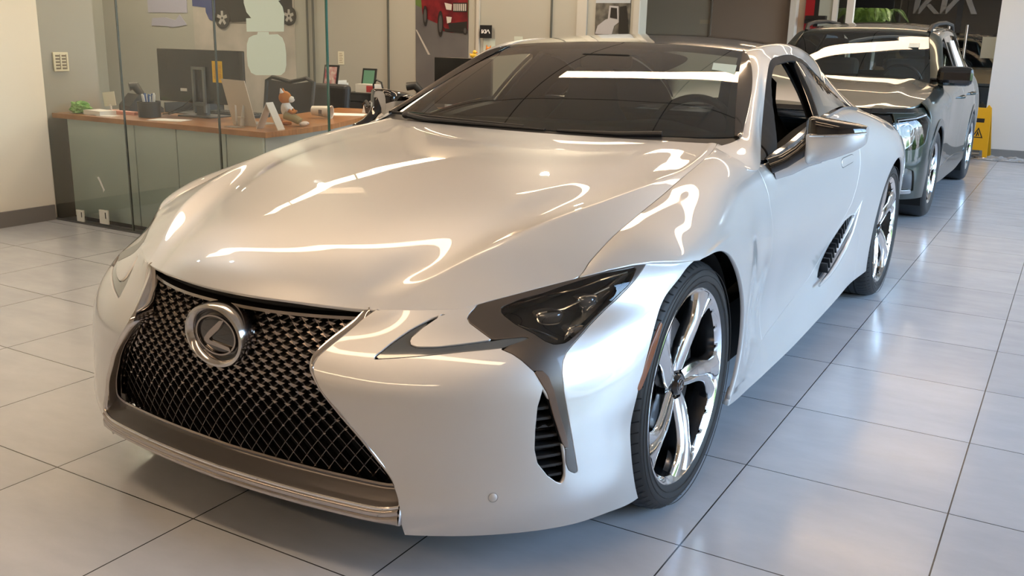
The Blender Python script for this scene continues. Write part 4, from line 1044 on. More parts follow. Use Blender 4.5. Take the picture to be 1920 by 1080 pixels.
S(MB().box(-12.2, -12, -7, 15, 0, CEIL).build('wall_far_left', CREAM))
# street-side glazing: posts, sill, head and big panes
ALUF = mat('window_aluminium', (.55, .56, .57), .35, .9)
WGL = thin_glass('window_glass', (.95, .97, .96), 1.5)
def glazing(n, axis, at, a0, a1, step):
    w = empty('window_%d' % n); S(w)
    mb = MB(); k = int(round((a1 - a0) / step)); 
    for i in range(k + 1):
        a = a0 + (a1 - a0) * i / k
        if axis == 'x': mb.box(at - .05, at + .05, a - .03, a + .03, 0, CEIL)
        else: mb.box(a - .03, a + .03, at - .05, at + .05, 0, CEIL)
    for z0, z1 in ((0, .08), (CEIL - .10, CEIL)):
        if axis == 'x': mb.box(at - .04, at + .04, a0, a1, z0, z1)
        else: mb.box(a0, a1, at - .04, at + .04, z0, z1)
    mb.build('window_frame', ALUF, w)
    V = [(at, a0, .08), (at, a1, .08), (at, a1, CEIL - .1), (at, a0, CEIL - .1)] if axis == 'x' else [(a0, at, .08), (a1, at, .08), (a1, at, CEIL - .1), (a0, at, CEIL - .1)]
    MB().add(V, [(0, 1, 2, 3)]).build('window_pane', WGL, w)
glazing(1, 'x', 3.2, -.6, 11.2, 1.967)
# street outside: pavement and hedge mass seen only as reflections
S(MB().box(3.3, 40, -40, 30, -.3, -.02).box(-12, 3.3, -40, -7.2, -.3, -.05).build('ground_street', mottle(mat('pavement', (.3, .3, .3), .9), (.22, .22, .21), (.34, .33, .31), .8)))
S(MB().box(18, 24, -16, 3.5, -.1, 3.2).box(19, 24, 5.0, 26, -.1, 4.6).build('wall_street', mottle(mat('street_building', (.35, .33, .30), .8), (.28, .26, .24), (.42, .40, .37), .6)))
hg = []
for k, lab in enumerate(('rounded green shrub outside the glass front, nearest the camera', 'rounded green shrub outside the glass front, abreast of the coupe doors', 'rounded green shrub outside the glass front, abreast of the crossover', 'rounded green shrub outside the glass front, farthest towards the white pier')):
    bm = bmesh.new(); bmesh.ops.create_icosphere(bm, subdivisions=3, radius=1); r_ = random.Random(k)
    for v in bm.verts:
        v.co *= 1 + .35 * noise.noise(v.co * 2.5 + Vector((k, 0, 0))); v.co = Vector((v.co.x * .7, v.co.y * 1.0, v.co.z * (.6 + .3 * (k % 2)) + .6))
    me = bpy.data.meshes.new('shrub'); bm.to_mesh(me); bm.free(); o = link('shrub', me, None, mottle(mat('hedge_green', (.06, .12, .03), .8), (.02, .05, .012), (.12, .22, .05), 5)); o.location = (6.6 + r_.random(), .2 + 3.4 * k, 0)
    tag(o, lab, 'shrub', 'shrubs outside the glass front')
for nm, loc, rot, sx, sy in (('daylight_portal_side', (3.32, 5.3, CEIL / 2), (0, PI / 2, 0), CEIL, 11.8), ):
    o = area(nm, loc, rot, sx, sy, 1, (1, 1, 1)); o.data.cycles.is_portal = True

# ---- ceiling lights: linear luminaires
STRIP = mat('led_strip', (1, 1, 1), .5, emit=(1, .70, .43), estr=14.5)
HOUS = mat('luminaire_housing', (.8, .8, .8), .4)
def strip(x0, x1, y0, y1, label):
    t = empty('linear_ceiling_light', ((x0 + x1) / 2, (y0 + y1) / 2, CEIL)); cx_, cy_ = (x0 + x1) / 2, (y0 + y1) / 2
    a, b = (x1 - x0) / 2, (y1 - y0) / 2
    MB().box(-a - .01, a + .01, -b - .01, b + .01, -.035, 0).build('housing', HOUS, t)
    MB().box(-a, a, -b, b, -.040, -.034).build('diffuser', STRIP, t)
    tag(t, label, 'ceiling light', 'linear lights of the showroom ceiling')
for i, y in enumerate((-4.0, -1.6, .62, 2.92, 5.45, 7.82, 10.1)):  # row nearest the front wall is added to brighten bumper and desk panels
    strip(-4.6 if i in (0, 2) else -2.3, -.9 if i == 2 else (1.3 if i < 4 else .25), y - .09, y + .09, 'linear ceiling light, %s crosswise row counted from the cream end wall' % ('added first', 'second', 'third', 'fourth', 'fifth', 'sixth', 'seventh')[i])
strip(-4.69, -4.51, 2.3, 7.3, 'long linear ceiling light running beside the office glass')
DLS = [(-7.7, 4.3, 170, (1, .84, .62), 'small round recessed downlight added over the dark car poster', 'office downlights'), (-4.72, 3.35, 190, (1, .84, .62), 'small round recessed downlight above the reception desk', 'office downlights'),  # the lamp over the dark car poster is added to fill the office
 (-2.95, 4.55, 150, (1, .84, .62), 'small round recessed downlight added near the white off-road car poster', 'office downlights'), (-4.9, .25, 26, (.86, .96, 1), 'small round recessed downlight added in front of the first glass pane', 'aisle downlights'), (-3.5, .15, 26, (.86, .96, 1), 'small round recessed downlight added in front of the glass pane with digits', 'aisle downlights'),  # added lamps: one fills the dark office, two lift the desk panels
 (-1.0, 12.6, 90, (1, .84, .62), 'small round recessed downlight added between the fern and the glass doors', 'far end downlights'), (-.3, 12.3, 120, (1, .84, .62), 'small round recessed downlight added above the beige car', 'far end downlights')]  # both lamps added to brighten the far end and the beige car
for x, y, en, colr, lab, grp in DLS:
    t = empty('recessed_downlight', (x, y, CEIL)); MB().lathe([(.085, -.006), (.085, 0), (.05, 0), (.055, -.006), (.085, -.006)], None, 24).build('ring', HOUS, t)
    l = bpy.data.lights.new('downlight_lamp', 'SPOT'); l.energy = en; l.color = colr; l.spot_size = 2.7; l.spot_blend = .5; l.shadow_soft_size = .045
    lo = bpy.data.objects.new('lamp', l); COL.objects.link(lo); lo.parent = t; lo.location = (0, 0, -.012)
    tag(t, lab, 'ceiling light', grp)

# ---- glass partition of the office
GREENG = thin_glass('partition_glass', (.90, .935, .905), 1.5, .01)
EDGE = mat('green_glass_edge', (.005, .09, .07), .15, 0, coat=1)
JOINT = mat('glass_joint', (.10, .11, .10), .25)
gx = [XL, -4.522, -3.667, -2.812]
for i in range(3):
    g = empty('glass_partition_panel', (gx[i], YF, 0)); w = gx[i + 1] - gx[i]
    MB().add([(.003, 0, .0), (w - .003, 0, .0), (w - .003, 0, CEIL), (.003, 0, CEIL)], [(0, 1, 2, 3)]).build('pane', GREENG, g)
    last = i == 2
    MB().box(w - .005 if last else w - .004, w + .004, -.006, .006, 0, CEIL).build('edge', EDGE if last else JOINT, g)
    tag(g, ['tall glass partition pane next to the cream wall', 'tall glass partition pane in front of the monitor', 'tall glass partition pane ending in a green edge, with frosted digits'][i], 'glass partition', 'office glass partition panes')
S(MB().box(XL, -2.81, YF - .012, YF + .012, 0, .012).build('trim_1', mat('glass_channel', (.08, .08, .08), .4)))
# frosted digits stuck on the pane
FROST = mat('frosted_film', (.56, .68, .62), .6)
def frost(poly, lab):
    o = MB().prism(poly, .0015, 'y', YF - .003).build('frosted_decal', FROST); tag(o, lab, 'decal', 'frosted numerals on the office glass'); return o
def gp(px, py): return (-3.667 + (px - 400 - (py) * .0361) * .853 / 191.5 * 1.0, 1.475 - py * .958 / 212 * (1.0))
frost([(-3.354, 1.284), (-3.325, 1.288), (-3.318, 1.303), (-3.238, 1.304), (-3.235, 1.29), (-3.17, 1.293), (-3.135, 1.275), (-3.118, 1.24), (-3.111, 1.191), (-3.113, 1.125), (-3.125, 1.09), (-3.155, 1.070), (-3.347, 1.063), (-3.385, 1.075), (-3.408, 1.115), (-3.413, 1.17), (-3.408, 1.235), (-3.39, 1.27)], 'pale frosted rounded square, lower numeral on the office glass')
frost([(-3.405, 1.303), (-3.122, 1.308), (-3.114, 1.40), (-3.125, 1.44), (-3.155, 1.472), (-3.14, 1.474), (-3.14, 1.70), (-3.38, 1.70), (-3.415, 1.56), (-3.418, 1.46), (-3.40, 1.41), (-3.365, 1.378), (-3.405, 1.376)], 'pale frosted upper numeral cut off by the top of the photo')
# ================================================================= DARK GREEN CROSSOVER BEHIND
XS = [.78, .62, .35, 0, -.35, -.7, -1.0, -1.6, -2.2, -2.65, -3.0, -3.35, -3.55, -3.62]
XR = [
 [(.62, .855), (.70, .80), (.735, .6), (.73, .4), (.69, .22)],
 [(.735, .875), (.80, .82), (.835, .62), (.835, .42), (.81, .22)],
 [(.79, .915), (.852, .85), (.885, .68), (.885, .45), (.87, .22)],
 [(.795, .955), (.858, .89), (.897, .72), (.897, .45), (.88, .22)],
 [(.775, .985), (.85, .92), (.89, .74), (.885, .45), (.87, .22)],
 [(.76, 1.005), (.855, .935), (.885, .75), (.872, .45), (.875, .22)],
 [(.80, 1.005), (.860, .94), (.88, .75), (.868, .45), (.875, .22)],
 [(.815, 1.02), (.865, .95), (.882, .75), (.87, .45), (.875, .22)],
 [(.805, 1.04), (.852, .97), (.880, .76), (.880, .45), (.87, .25)],
 [(.785, 1.05), (.835, .98), (.876, .78), (.882, .46), (.865, .26)],
 [(.75, 1.06), (.805, .98), (.85, .78), (.86, .5), (.84, .28)],
 [(.70, 1.07), (.76, .98), (.81, .78), (.81, .5), (.79, .3)],
 [(.45, 1.05), (.50, .97), (.55, .78), (.55, .5), (.52, .33)],
 [(0, 1.05), (0, .97), (0, .78), (0, .5), (0, .33)]]
FZ = [.20, .36, .55, .70, .80, .87]
FP = [
 [(.80, 0), (.79, .25), (.76, .45), (.70, .62), (.60, .76), (.48, .84), (.36, .875)],
 [(.87, 0), (.86, .25), (.82, .48), (.75, .66), (.64, .80), (.50, .868), (.36, .887)],
 [(.88, 0), (.87, .25), (.83, .48), (.76, .665), (.65, .80), (.51, .87), (.36, .888)],
 [(.87, 0), (.86, .25), (.82, .48), (.75, .66), (.64, .79), (.50, .86), (.36, .885)],
 [(.85, 0), (.84, .25), (.80, .47), (.73, .64), (.62, .77), (.49, .83), (.35, .86)],
 [(.81, 0), (.80, .25), (.755, .45), (.68, .61), (.58, .735), (.45, .78), (.32, .81)]]
def make_suv(name, paint, psi, org, label):
    root = empty(name, (*org, 0), psi); tag(root, label, 'car')
    x = np.linspace(XS[0], XS[-1], 200); A = np.array(XR, float)
    Rr = herm(XS, A.reshape(len(XS), -1), x).reshape(200, 5, 2); v = np.linspace(0, 1, 40)
    G = np.zeros((200, 40, 3)); G[:, :, 0] = x[:, None]
    G[:, :, 1:] = herm([0, .18, .48, .8, 1], Rr.transpose(1, 0, 2).reshape(5, -1), v).reshape(40, 200, 2).transpose(1, 0, 2)
    s1 = Sheet(G); s1 = fix(s1, G, lambda p: np.array([0, 1., 0]), ((2, 0),))
    A = np.array(FP, float); z = np.linspace(.2, .87, 40)
    Rf = herm(FZ, A.reshape(len(FZ), -1), z).reshape(40, 7, 2); t = np.linspace(0, 1, 70)
    qf = herm(np.linspace(0, 1, 7), Rf.transpose(1, 0, 2).reshape(7, -1), t).reshape(70, 40, 2)
    G2 = np.zeros((70, 40, 3)); G2[:, :, :2] = qf; G2[:, :, 2] = z[None]
    s2 = Sheet(G2); s2 = fix(s2, G2, lambda p: np.array([1., .5, 0]), ((2, 0),)); _c = np.abs(s2.V[:, 1]) < 1e-6; s2.V[_c, 4] = 0
    wa = lambda cx, r: (lambda x, y, z: np.hypot(x - cx, z - .345) - r)
    CL = mat('dark_green_black_cladding', (.012, .017, .015), .28, .2, coat=.6)
    def both(sh, nm, m, fl=.012, lab=None):
        for k in (sh, sh.mirror()):
            o = k.build(nm, m, root, fl)
            if lab: o['label'] = lab
    low = lambda x, y, z: z - (.33 + .04 * np.sin(np.clip((-x - .4) / 1.8, 0, 1) * PI))
    seam = -.62
    both(s1.cut(lambda x, y, z: .36 - x, lambda x, y, z: x - seam - .003, wa(0, .425), low), 'fender', paint)
    both(s1.cut(lambda x, y, z: seam - .003 - x, lambda x, y, z: x + 1.55 - .003, low, lambda x, y, z: z - .30), 'front_door', paint)
    both(s1.cut(lambda x, y, z: -1.553 - x, lambda x, y, z: x + 2.45 + (z - .8) * .25, wa(-2.65, .425), low), 'rear_door', paint)
    both(s1.cut(lambda x, y, z: -2.456 - x - (z - .8) * .25, wa(-2.65, .425), lambda x, y, z: z - .34), 'quarter_panel', paint)
    def clad(x, y, z):
        ring = .424 - np.minimum(np.hypot(x, z - .345), np.hypot(x + 2.65, z - .345)); lo = -low(x, y, z) - .002
        return np.maximum(ring, lo)
    both(s1.cut(lambda x, y, z: .36 - x, wa(0, .372), wa(-2.65, .372), clad).offset(.006), 'wheel_arch_cladding', CL)
    both(s1.cut(lambda x, y, z: .33 - x, wa(0, .38), wa(-2.65, .38)).offset(-.015), 'inner_shell', VOID, 0)
    HLP = [(-.03, .80), (.24, .815), (.44, .833), (.47, .80), (.36, .62), (.2, .575), (.02, .575), (-.02, .68)]
    GRP = [(-1.0, .835), (-.05, .835), (-.05, .56), (-.34, .53), (-1.0, .53)]
    LOP = [(-1.0, .47), (.0, .47), (.22, .42), (.30, .26), (-.1, .24), (-1.0, .24)]
    STR = [(-1.0, .868), (.34, .872), (.30, .838), (-1.0, .836)]
    both(s2.cut(outside(az, HLP), outside(az, GRP), outside(az, LOP), outside(az, STR)), 'front_bumper', paint)
    both(s2.cut(inside(az, STR)), 'upper_strip', BLACKG, .01)
    both(s2.cut(inside(az, LOP)).offset(-.012), 'lower_intake', mat('gloss_dark_intake', (.012, .012, .012), .15, coat=1), .01)
    both(s2.cut(inside(az, [(-1, .262), (.25, .275), (.26, .245), (-1, .235)])).offset(.004), 'skid_strip', mat('satin_silver', (.45, .46, .46), .3, 1), .01)
    g = s2.cut(inside(az, GRP)).offset(-.02); both(g, 'grille', BLACKG, .02)
    hl = None
    for sg in (1, -1):
        f = lambda sh: sh if sg > 0 else sh.mirror()
        lens = f(s2.cut(inside(az, HLP))).build('headlight', LENSGLASS, root, 0)
        f(s2.cut(inside(az, HLP, -.002)).offset(-.06)).build('lamp_housing', mat('lamp_reflector2', (.5, .51, .52), .12, 1), lens, .0)
        for a_, z_ in ((.13, .71), (.28, .73)):
            i = ((s2.V[:, 1] - s2.V[:, 0] - a_) ** 2 + (s2.V[:, 2] - z_) ** 2).argmin(); p_, n_ = Vector(s2.V[i, :3]), Vector(s2.V[i, 3:6])
            p_ = p_ - n_ * .035; p_.y *= sg; n_.y *= sg
            M = Matrix.Translation(p_) @ n_.to_track_quat('Z', 'Y').to_matrix().to_4x4()
            MB().lathe([(0, .018), (.02, .015), (.034, .006), (.040, -.01), (.045, -.01), (.046, .008), (.05, .008), (.052, -.03)], None, 28, M).build('projector', mat('projector_glass'), lens)
        ring = [Vector((q[0], q[1] * sg, q[2])) for q in []]
        P = []
        for a_, z_ in [(-.005, .66), (-.01, .79), (.22, .80), (.42, .815)]:
            i = ((s2.V[:, 1] - s2.V[:, 0] - a_) ** 2 + (s2.V[:, 2] - z_) ** 2).argmin(); P.append(Vector((s2.V[i, 0] - .012, s2.V[i, 1] * sg, s2.V[i, 2])))
        MB().tube(P, .006, mat('drl_white', (.8, .8, .82), .3), 8).build('daytime_light', None, lens)
    # hood
    HX = np.linspace(.80, -.66, 60); V = np.zeros((60, 61, 3))
    for i, xx in enumerate(HX):
        e = herm(XS, [r[0] for r in XR], [min(xx, .78)])[0]
        for j, t_ in enumerate(np.linspace(-1, 1, 61)):
            a_ = abs(t_); y_ = e[0] * t_; zc = e[1] + .055 * min(1, (.82 - xx) / .5) ** .6
            fr = (.81 - .2 * a_ ** 3 + .6) / 1.41
            xq = xx if xx < 0 else xx * (1 - .17 * a_ ** 2.5)
            zz = e[1] + (zc - e[1]) * (1 - a_ ** 3) + .012 * math.exp(-((a_ - .72) / .09) ** 2) * min(1, max(0, (.7 - xx) / .5))
            V[i, j] = (xq, y_, zz)
    sh = Sheet(V); sh = fix(sh, V, lambda p: np.array([0, 0, 1.]), ()); sh.build('hood', paint, root, .03)
    # windshield, roof, rear glass as one lofted cap, then cut
    CP = [(-.55, 1.043), (-.72, 1.15), (-.92, 1.27), (-1.12, 1.383), (-1.24, 1.447), (-1.5, 1.497), (-2.0, 1.54), (-2.6, 1.54), (-3.1, 1.50), (-3.3, 1.44), (-3.5, 1.15)]
    EP = [(-.715, .678, 1.002), (-.86, .648, 1.11), (-1.0, .617, 1.213), (-1.17, .578, 1.34), (-1.28, .552, 1.418), (-1.5, .565, 1.462), (-2.0, .58, 1.49), (-2.6, .57, 1.485), (-3.0, .55, 1.44), (-3.2, .55, 1.38), (-3.42, .60, 1.12)]
    nn = 110; tn_ = np.array([0, .08, .20, .29, .33, .42, .58, .74, .86, .92, 1]); tq = np.linspace(0, 1, nn)
    cc, ee = herm(tn_, CP, tq), herm(tn_, EP, tq); GG = np.zeros((nn, 30, 3))
    for j, v_ in enumerate(np.linspace(0, 1, 30)):
        GG[:, j, 0] = cc[:, 0] + (ee[:, 0] - cc[:, 0]) * v_ ** 2; GG[:, j, 1] = ee[:, 1] * v_; GG[:, j, 2] = cc[:, 1] + (ee[:, 2] - cc[:, 1]) * v_ ** 2.4
    cap = Sheet(GG); cap = fix(cap, GG, lambda p: np.array([0, 0, 1.]), ()); _c = np.abs(cap.V[:, 1]) < 1e-6; cap.V[_c, 4] = 0
    top = lambda x, y, z: -(x + 1.24 + .12 * y ** 2)
    a = cap.cut(lambda x, y, z: -top(x, y, z)); w0 = (a + a.mirror()).build('windshield', CARGLASS, root, 0)
    fz = lambda x, y, z: np.maximum.reduce([np.abs(y) - (.678 - .126 * np.clip((z - 1.0) / .42, 0, 1) - .03), 1.075 - z - .03 * (y / .6) ** 2, (-(x + 1.20 + .12 * y ** 2))])
    b = a.offset(-.004).cut(fz); (b + b.mirror()).build('windshield_border', mat('glass_frit'), w0, 0)
    a = cap.cut(lambda x, y, z: top(x, y, z) - .004, lambda x, y, z: x + 3.12); (a + a.mirror()).build('roof', paint, root, .02, centre)
    a = cap.cut(lambda x, y, z: -3.13 - x); (a + a.mirror()).build('rear_window', CARGLASS, root, 0)
    # pillars and side windows
    for sg in (1, -1):
        W1 = [(-.64, .80, .985), (-1.0, .735, 1.165), (-1.26, .682, 1.325), (-1.42, .655, 1.385), (-2.0, .638, 1.425), (-2.6, .62, 1.415), (-3.0, .60, 1.37), (-3.3, .68, 1.08)]
        E_ = [(-.72, .688, 1.0), (-1.0, .627, 1.21), (-1.28, .562, 1.418), (-1.45, .572, 1.455), (-2.0, .588, 1.49), (-2.6, .577, 1.485), (-3.0, .557, 1.44), (-3.42, .605, 1.12)]
        tk = np.linspace(0, 1, 8); tz = np.linspace(0, 1, 80); a_, b_ = herm(tk, W1, tz), herm(tk, E_, tz); g_ = np.zeros((80, 9, 3))
        for j, w in enumerate(np.linspace(0, 1, 9)):
            g_[:, j] = a_ * (1 - w) + b_ * w + np.array([0, .7, .5]) * .018 * math.sin(PI * w)
        k_ = Sheet(g_); k_ = fix(k_, g_, lambda p: np.array([0, .7, .5]), ()); (k_ if sg > 0 else k_.mirror()).build('roof_pillar', paint, root, .01)
        # glass band under W1
        lowl = [(x_, herm(XS, [r[0] for r in XR], [x_])[0]) for x_ in a_[:, 0]]
        GGs = np.zeros((80, 6, 3))
        for i in range(80):
            lo_ = np.array([a_[i, 0], lowl[i][1][0], lowl[i][1][1]]); 
            for j, w in enumerate(np.linspace(0, 1, 6)): GGs[i, j] = a_[i] * w + lo_ * (1 - w)
        gs = Sheet(GGs); gs = fix(gs, GGs, lambda p: np.array([0, 1., .3]), ())
        f = lambda sh: sh if sg > 0 else sh.mirror()
        f(gs.cut(lambda x, y, z: -1.60 - x, lambda x, y, z: x + 2.42)).build('rear_side_window', SIDEGLASS, root, 0)
        f(gs.cut(lambda x, y, z: -2.50 - x, lambda x, y, z: x + 3.0)).build('quarter_window', SIDEGLASS, root, 0)
        [f(gs.cut(lambda x, y, z: .035 - abs(x + px_)).offset(.002)).build('window_pillar', BLACKG, root, .01) for px_ in (1.54, 2.46)]
        f(gs.cut(lambda x, y, z: np.maximum(x + .86, -3.0 - x)).offset(.001)).build('corner_panel', BLACKG, root, .01)
        # roof rails
        MB().tube([(x_, y_ * sg, z_) for x_, y_, z_ in [(-1.33, .545, 1.435), (-1.42, .555, 1.495), (-1.7, .565, 1.525), (-2.2, .568, 1.545), (-2.75, .56, 1.535), (-2.95, .55, 1.46)]], [.022, .021, .018, .018, .018, .02], BLACKP, 8).build('roof_rail', None, root)
        mo_ = MB(); mo_.box(-.09, .07, -.14, .14, -.085, .075, None, .05, Matrix.Translation((-.76, .87 * sg, 1.085)) @ Matrix.Rotation(.12 * sg, 4, 'Z'))
        mo_.box(-.03, .03, -.12, .12, -.03, .03, None, .012, Matrix.Translation((-.76, .80 * sg, 1.03)))
        mr = mo_.build('wing_mirror', BLACKG, root)
        MB().box(-.002, .0, -.115, .115, -.065, .055, None, 0, Matrix.Translation((-.852, .87 * sg, 1.085)) @ Matrix.Rotation(.12 * sg, 4, 'Z')).build('mirror_glass', CHROME, mr)
        for x_ in (-1.42, -2.32):
            MB().tube([(x_ + .09, .868 * sg, .88), (x_ + .06, .905 * sg, .885), (x_ - .06, .907 * sg, .888), (x_ - .09, .87 * sg, .89)], .011, paint, 8).build('door_handle', None, root)
    # wheels
    proto = None
    for x_ in (0, -2.65):
        for sg in (1, -1):
            wh = empty('wheel', (x_, sg * .775, .345), parent=root)
            MB().lathe([(a * .345 / .358 * (1 if a > .3 else .88), b) for a, b in tyre_prof(.225)], None, 64, axis='y').build('tyre', RUBBER, wh)
            r_ = MB(); r_.lathe([(.225, .09 * sg), (.238, .105 * sg), (.243, .104 * sg), (.24, .08 * sg)], ALU, 48, axis='y').lathe([(.225, .09 * sg), (.215, 0), (.02, -.01 * sg)], mat('barrel_dark'), 48, axis='y')
            for k in range(5):
                for d_ in (-.16, .16):
                    a0 = 2 * PI * k / 5 + .3; V = []
                    for i, rr in enumerate(np.linspace(.03, .232, 6)):
                        an = a0 + d_ * (rr / .232) * 1.3; w_ = .016 + .010 * i / 5; u_ = Vector((math.cos(an), 0, math.sin(an))); t_ = Vector((-math.sin(an), 0, math.cos(an)))
                        for s_, dy in ((-1, .06), (-.8, .09), (.8, .09), (1, .06)): c_ = u_ * rr + t_ * w_ * s_; V.append((c_.x, sg * dy, c_.z))
                    F = [(4 * i + j, 4 * i + j + 1, 4 * i + 5 + j, 4 * i + 4 + j) for i in range(5) for j in range(3)]
                    r_.add(V, F if sg > 0 else [q_[::-1] for q_ in F], ALU, True)
            r_.lathe([(0, .095 * sg), (.03, .093 * sg), (.034, .07 * sg)], BLACKG, 24, axis='y'); r_.build('rim', None, wh)
            MB().lathe([(.39, sg * .09), (.395, -sg * .3), (.05, -sg * .31)], None, 30, Matrix.Translation((x_, sg * .775, .345)), -.6, PI + .6, axis='y').build('wheel_liner', VOID, root)
    # cabin
    SEAT = mat('grey_seat_cloth', (.10, .095, .09), .8)
    for y_ in (.36, -.36):
        st = MB(); st.box(-1.75, -1.25, y_ - .24, y_ + .24, .55, .72, None, .06); st.box(-1.86, -1.72, y_ - .24, y_ + .24, .62, 1.20, None, .06); st.box(-1.84, -1.74, y_ - .12, y_ + .12, 1.22, 1.38, None, .04); st.build('seat', SEAT, root)
    MB().box(-1.15, -.75, -.72, .72, .80, .99, None, .06).build('dashboard', mat('dash_dark', (.018, .017, .016), .6), root)
    ringp = [Vector((-1.30 + .06 * math.sin(a_), .36 + .18 * math.cos(a_), .98 + .17 * math.sin(a_))) for a_ in np.linspace(0, 2 * PI, 33)]
    MB().tube(ringp, .014, BLACKP, 8, False).box(-1.31, -1.26, .30, .42, .93, 1.02, BLACKP, .015).build('steering_wheel', None, root)
    MB().box(-3.3, -.2, -.80, .80, .24, .50).build('underbody', VOID, root)
    MB().box(-3.3, -.7, -.79, .79, .50, .56).build('cabin_floor', VOID, root)
    return root
GREENP = mat('dark_green_paint', (.018, .030, .026), .3, .4, coat=1, coat_rough=.01)
suv = make_suv('crossover_suv', GREENP, math.radians(-90.3), (-1.06, 5.98), 'dark green crossover with black roof rails and open front window, parked behind the silver coupe')
# papers on its glass
MB().box(-.0015, .0015, -.045, .045, -.035, .035).build('window_sticker', mat('sticker_white', (.75, .8, .76), .5), suv).matrix_local = Matrix.Translation((-1.085, .47, 1.325)) @ Matrix.Rotation(-1.05, 4, 'Y')
pp = MB().add([(-1.68, .795, 1.12), (-1.98, .795, 1.14), (-1.98, .682, 1.38), (-1.70, .682, 1.375)], [(0, 1, 2, 3)]).build('window_paper', mat('paper_white', (.8, .8, .78), .6), suv)
TANP = mat('sand_beige_paint', (.42, .30, .17), .3, .3, coat=1)
# ================================================================= OFFICE
WOOD = mottle(mat('orange_wood_top', (.45, .2, .07), .28, coat=.3), (.36, .15, .045), (.50, .235, .085), 6, 5, vec=(1, 9, 1))
PANEL = mat('pale_green_gloss_panel', (.76, .86, .84), .18, coat=.4)
BLK = mat('black_plastic_dull', (.018, .018, .018), .45)
PAPER = mat('paper_white', (.8, .8, .78), .6)
DT = .735
dk = empty('reception_desk', (-4.3, 2.3, 0)); tag(dk, 'L-shaped reception desk with orange wood top and pale green panels behind the glass', 'desk')
def off(b, x=-4.3, y=2.3, z=0): b.v = [(v[0] - x, v[1] - y, v[2] - z) for v in b.v]; return b
top_ = [(-5.32, 1.905), (-3.33, 1.905), (-3.345, 2.2), (-3.42, 2.6), (-3.74, 3.45), (-3.95, 3.85), (-4.35, 3.75), (-4.15, 3.05), (-4.35, 2.72), (-5.32, 2.72)]
off(MB().prism(top_, .032, 'z', DT - .032)).build('desktop', WOOD, dk)
for x0, x1 in ((-5.22, -4.535), (-4.53, -4.14), (-4.135, -3.70), (-3.695, -3.39)):
    off(MB().box(x0, x1 - .004, 1.945, 1.965, .03, DT - .033, None, .002)).build('front_panel', PANEL, dk)
off(MB().box(-5.22, -3.39, 1.965, 1.975, 0, .70).box(-5.30, -5.22, 2.0, 2.02, 0, .70)).build('carcass', VOID, dk)
off(MB().prism([(-3.40, 1.96), (-3.385, 1.96), (-3.46, 2.6), (-3.78, 3.44), (-3.80, 3.43), (-3.475, 2.6)], .67, 'z', .03)).build('side_panel', mat('pale_blue_panel', (.55, .62, .64), .2, coat=.3), dk)
def T(name, loc, label, cat, group=None, rz=0): return tag(empty(name, loc, rz), label, cat, group)
# monitor seen from behind
m = T('computer_monitor', (-4.40, 2.42, DT), 'large black monitor seen from behind with a yellow notice on it', 'monitor', rz=.04)
MB().box(-.40, .385, -.02, .004, .09, .445, None, .006).build('screen_back', mat('monitor_back', (.022, .022, .021), .16, coat=.6), m)
MB().box(-.20, .20, .0, .03, .12, .30, None, .02).build('electronics_bulge', BLK, m)
st = MB(); st.box(-.058, -.040, -.045, -.03, .03, .33).box(.040, .058, -.045, -.03, .03, .33).box(-.058, .058, -.045, -.03, .315, .333).box(-.058, .058, -.045, -.03, .075, .10)
st.build('stand_frame', mat('grey_stand', (.20, .215, .21), .35, .5), m)
MB().box(-.05, .05, -.03, .01, 0, .10, None, .01).box(-.15, .15, -.10, .10, 0, .012, None, .005).build('stand_foot', mat('stand_dark_grey', (.07, .07, .07), .4), m)
YEL = mat('yellow_label', (.85, .50, .01), .5)
yl = MB().box(.115, .205, -.0225, -.0205, .235, .375).build('yellow_notice', YEL, m)
def text(name, s, size, loc, rot, m_, par=None, ext=.0004, align='CENTER', sx=1):
    cu = bpy.data.curves.new(name, 'FONT'); cu.body = s; cu.size = size; cu.extrude = ext; cu.align_x = align; cu.align_y = 'CENTER'; cu.resolution_u = 3
    o = bpy.data.objects.new(name, cu); COL.objects.link(o); o.location = loc; o.rotation_euler = rot; o.scale = (sx, 1, 1); cu.materials.append(m_)
    bpy.context.view_layer.update()
    me = bpy.data.meshes.new_from_object(o.evaluated_get(bpy.context.evaluated_depsgraph_get())); o2 = bpy.data.objects.new(name, me); COL.objects.link(o2)
    o2.location = o.location; o2.rotation_euler = o.rotation_euler; o2.scale = o.scale; bpy.data.objects.remove(o)
    if par: o2.parent = par
    return o2
REDI = mat('red_print', (.35, .02, .01), .6); BLKI = mat('black_print', (.01, .01, .01), .6); WHI = mat('white_print', (.8, .8, .8), .5)
text('printed_text', 'NOT FOR SALE', .0195, (.161, -.0232, .305), (PI / 2, -PI / 2, 0), REDI, yl)
for k in range(3): text('printed_text', 'DISPLAY UNIT ONLY', .010, (.135 - k * .0 if k == 0 else .178 + (k - 1) * .014, -.0232, .305), (PI / 2, -PI / 2, 0), REDI, yl)
MB().box(-.19, -.13, -.0225, -.0205, .165, .185).build('white_sticker', PAPER, m)
tag(MB().tube([(-4.45, 2.40, .88), (-4.55, 2.37, .80), (-4.66, 2.33, .745), (-4.69, 2.31, .742)], .004).tube([(-4.43, 2.41, .84), (-4.50, 2.38, .78), (-4.62, 2.30, .744)], .0035).build('cable', BLK), 'thin black cables hanging from the big monitor to the desk', 'cable')
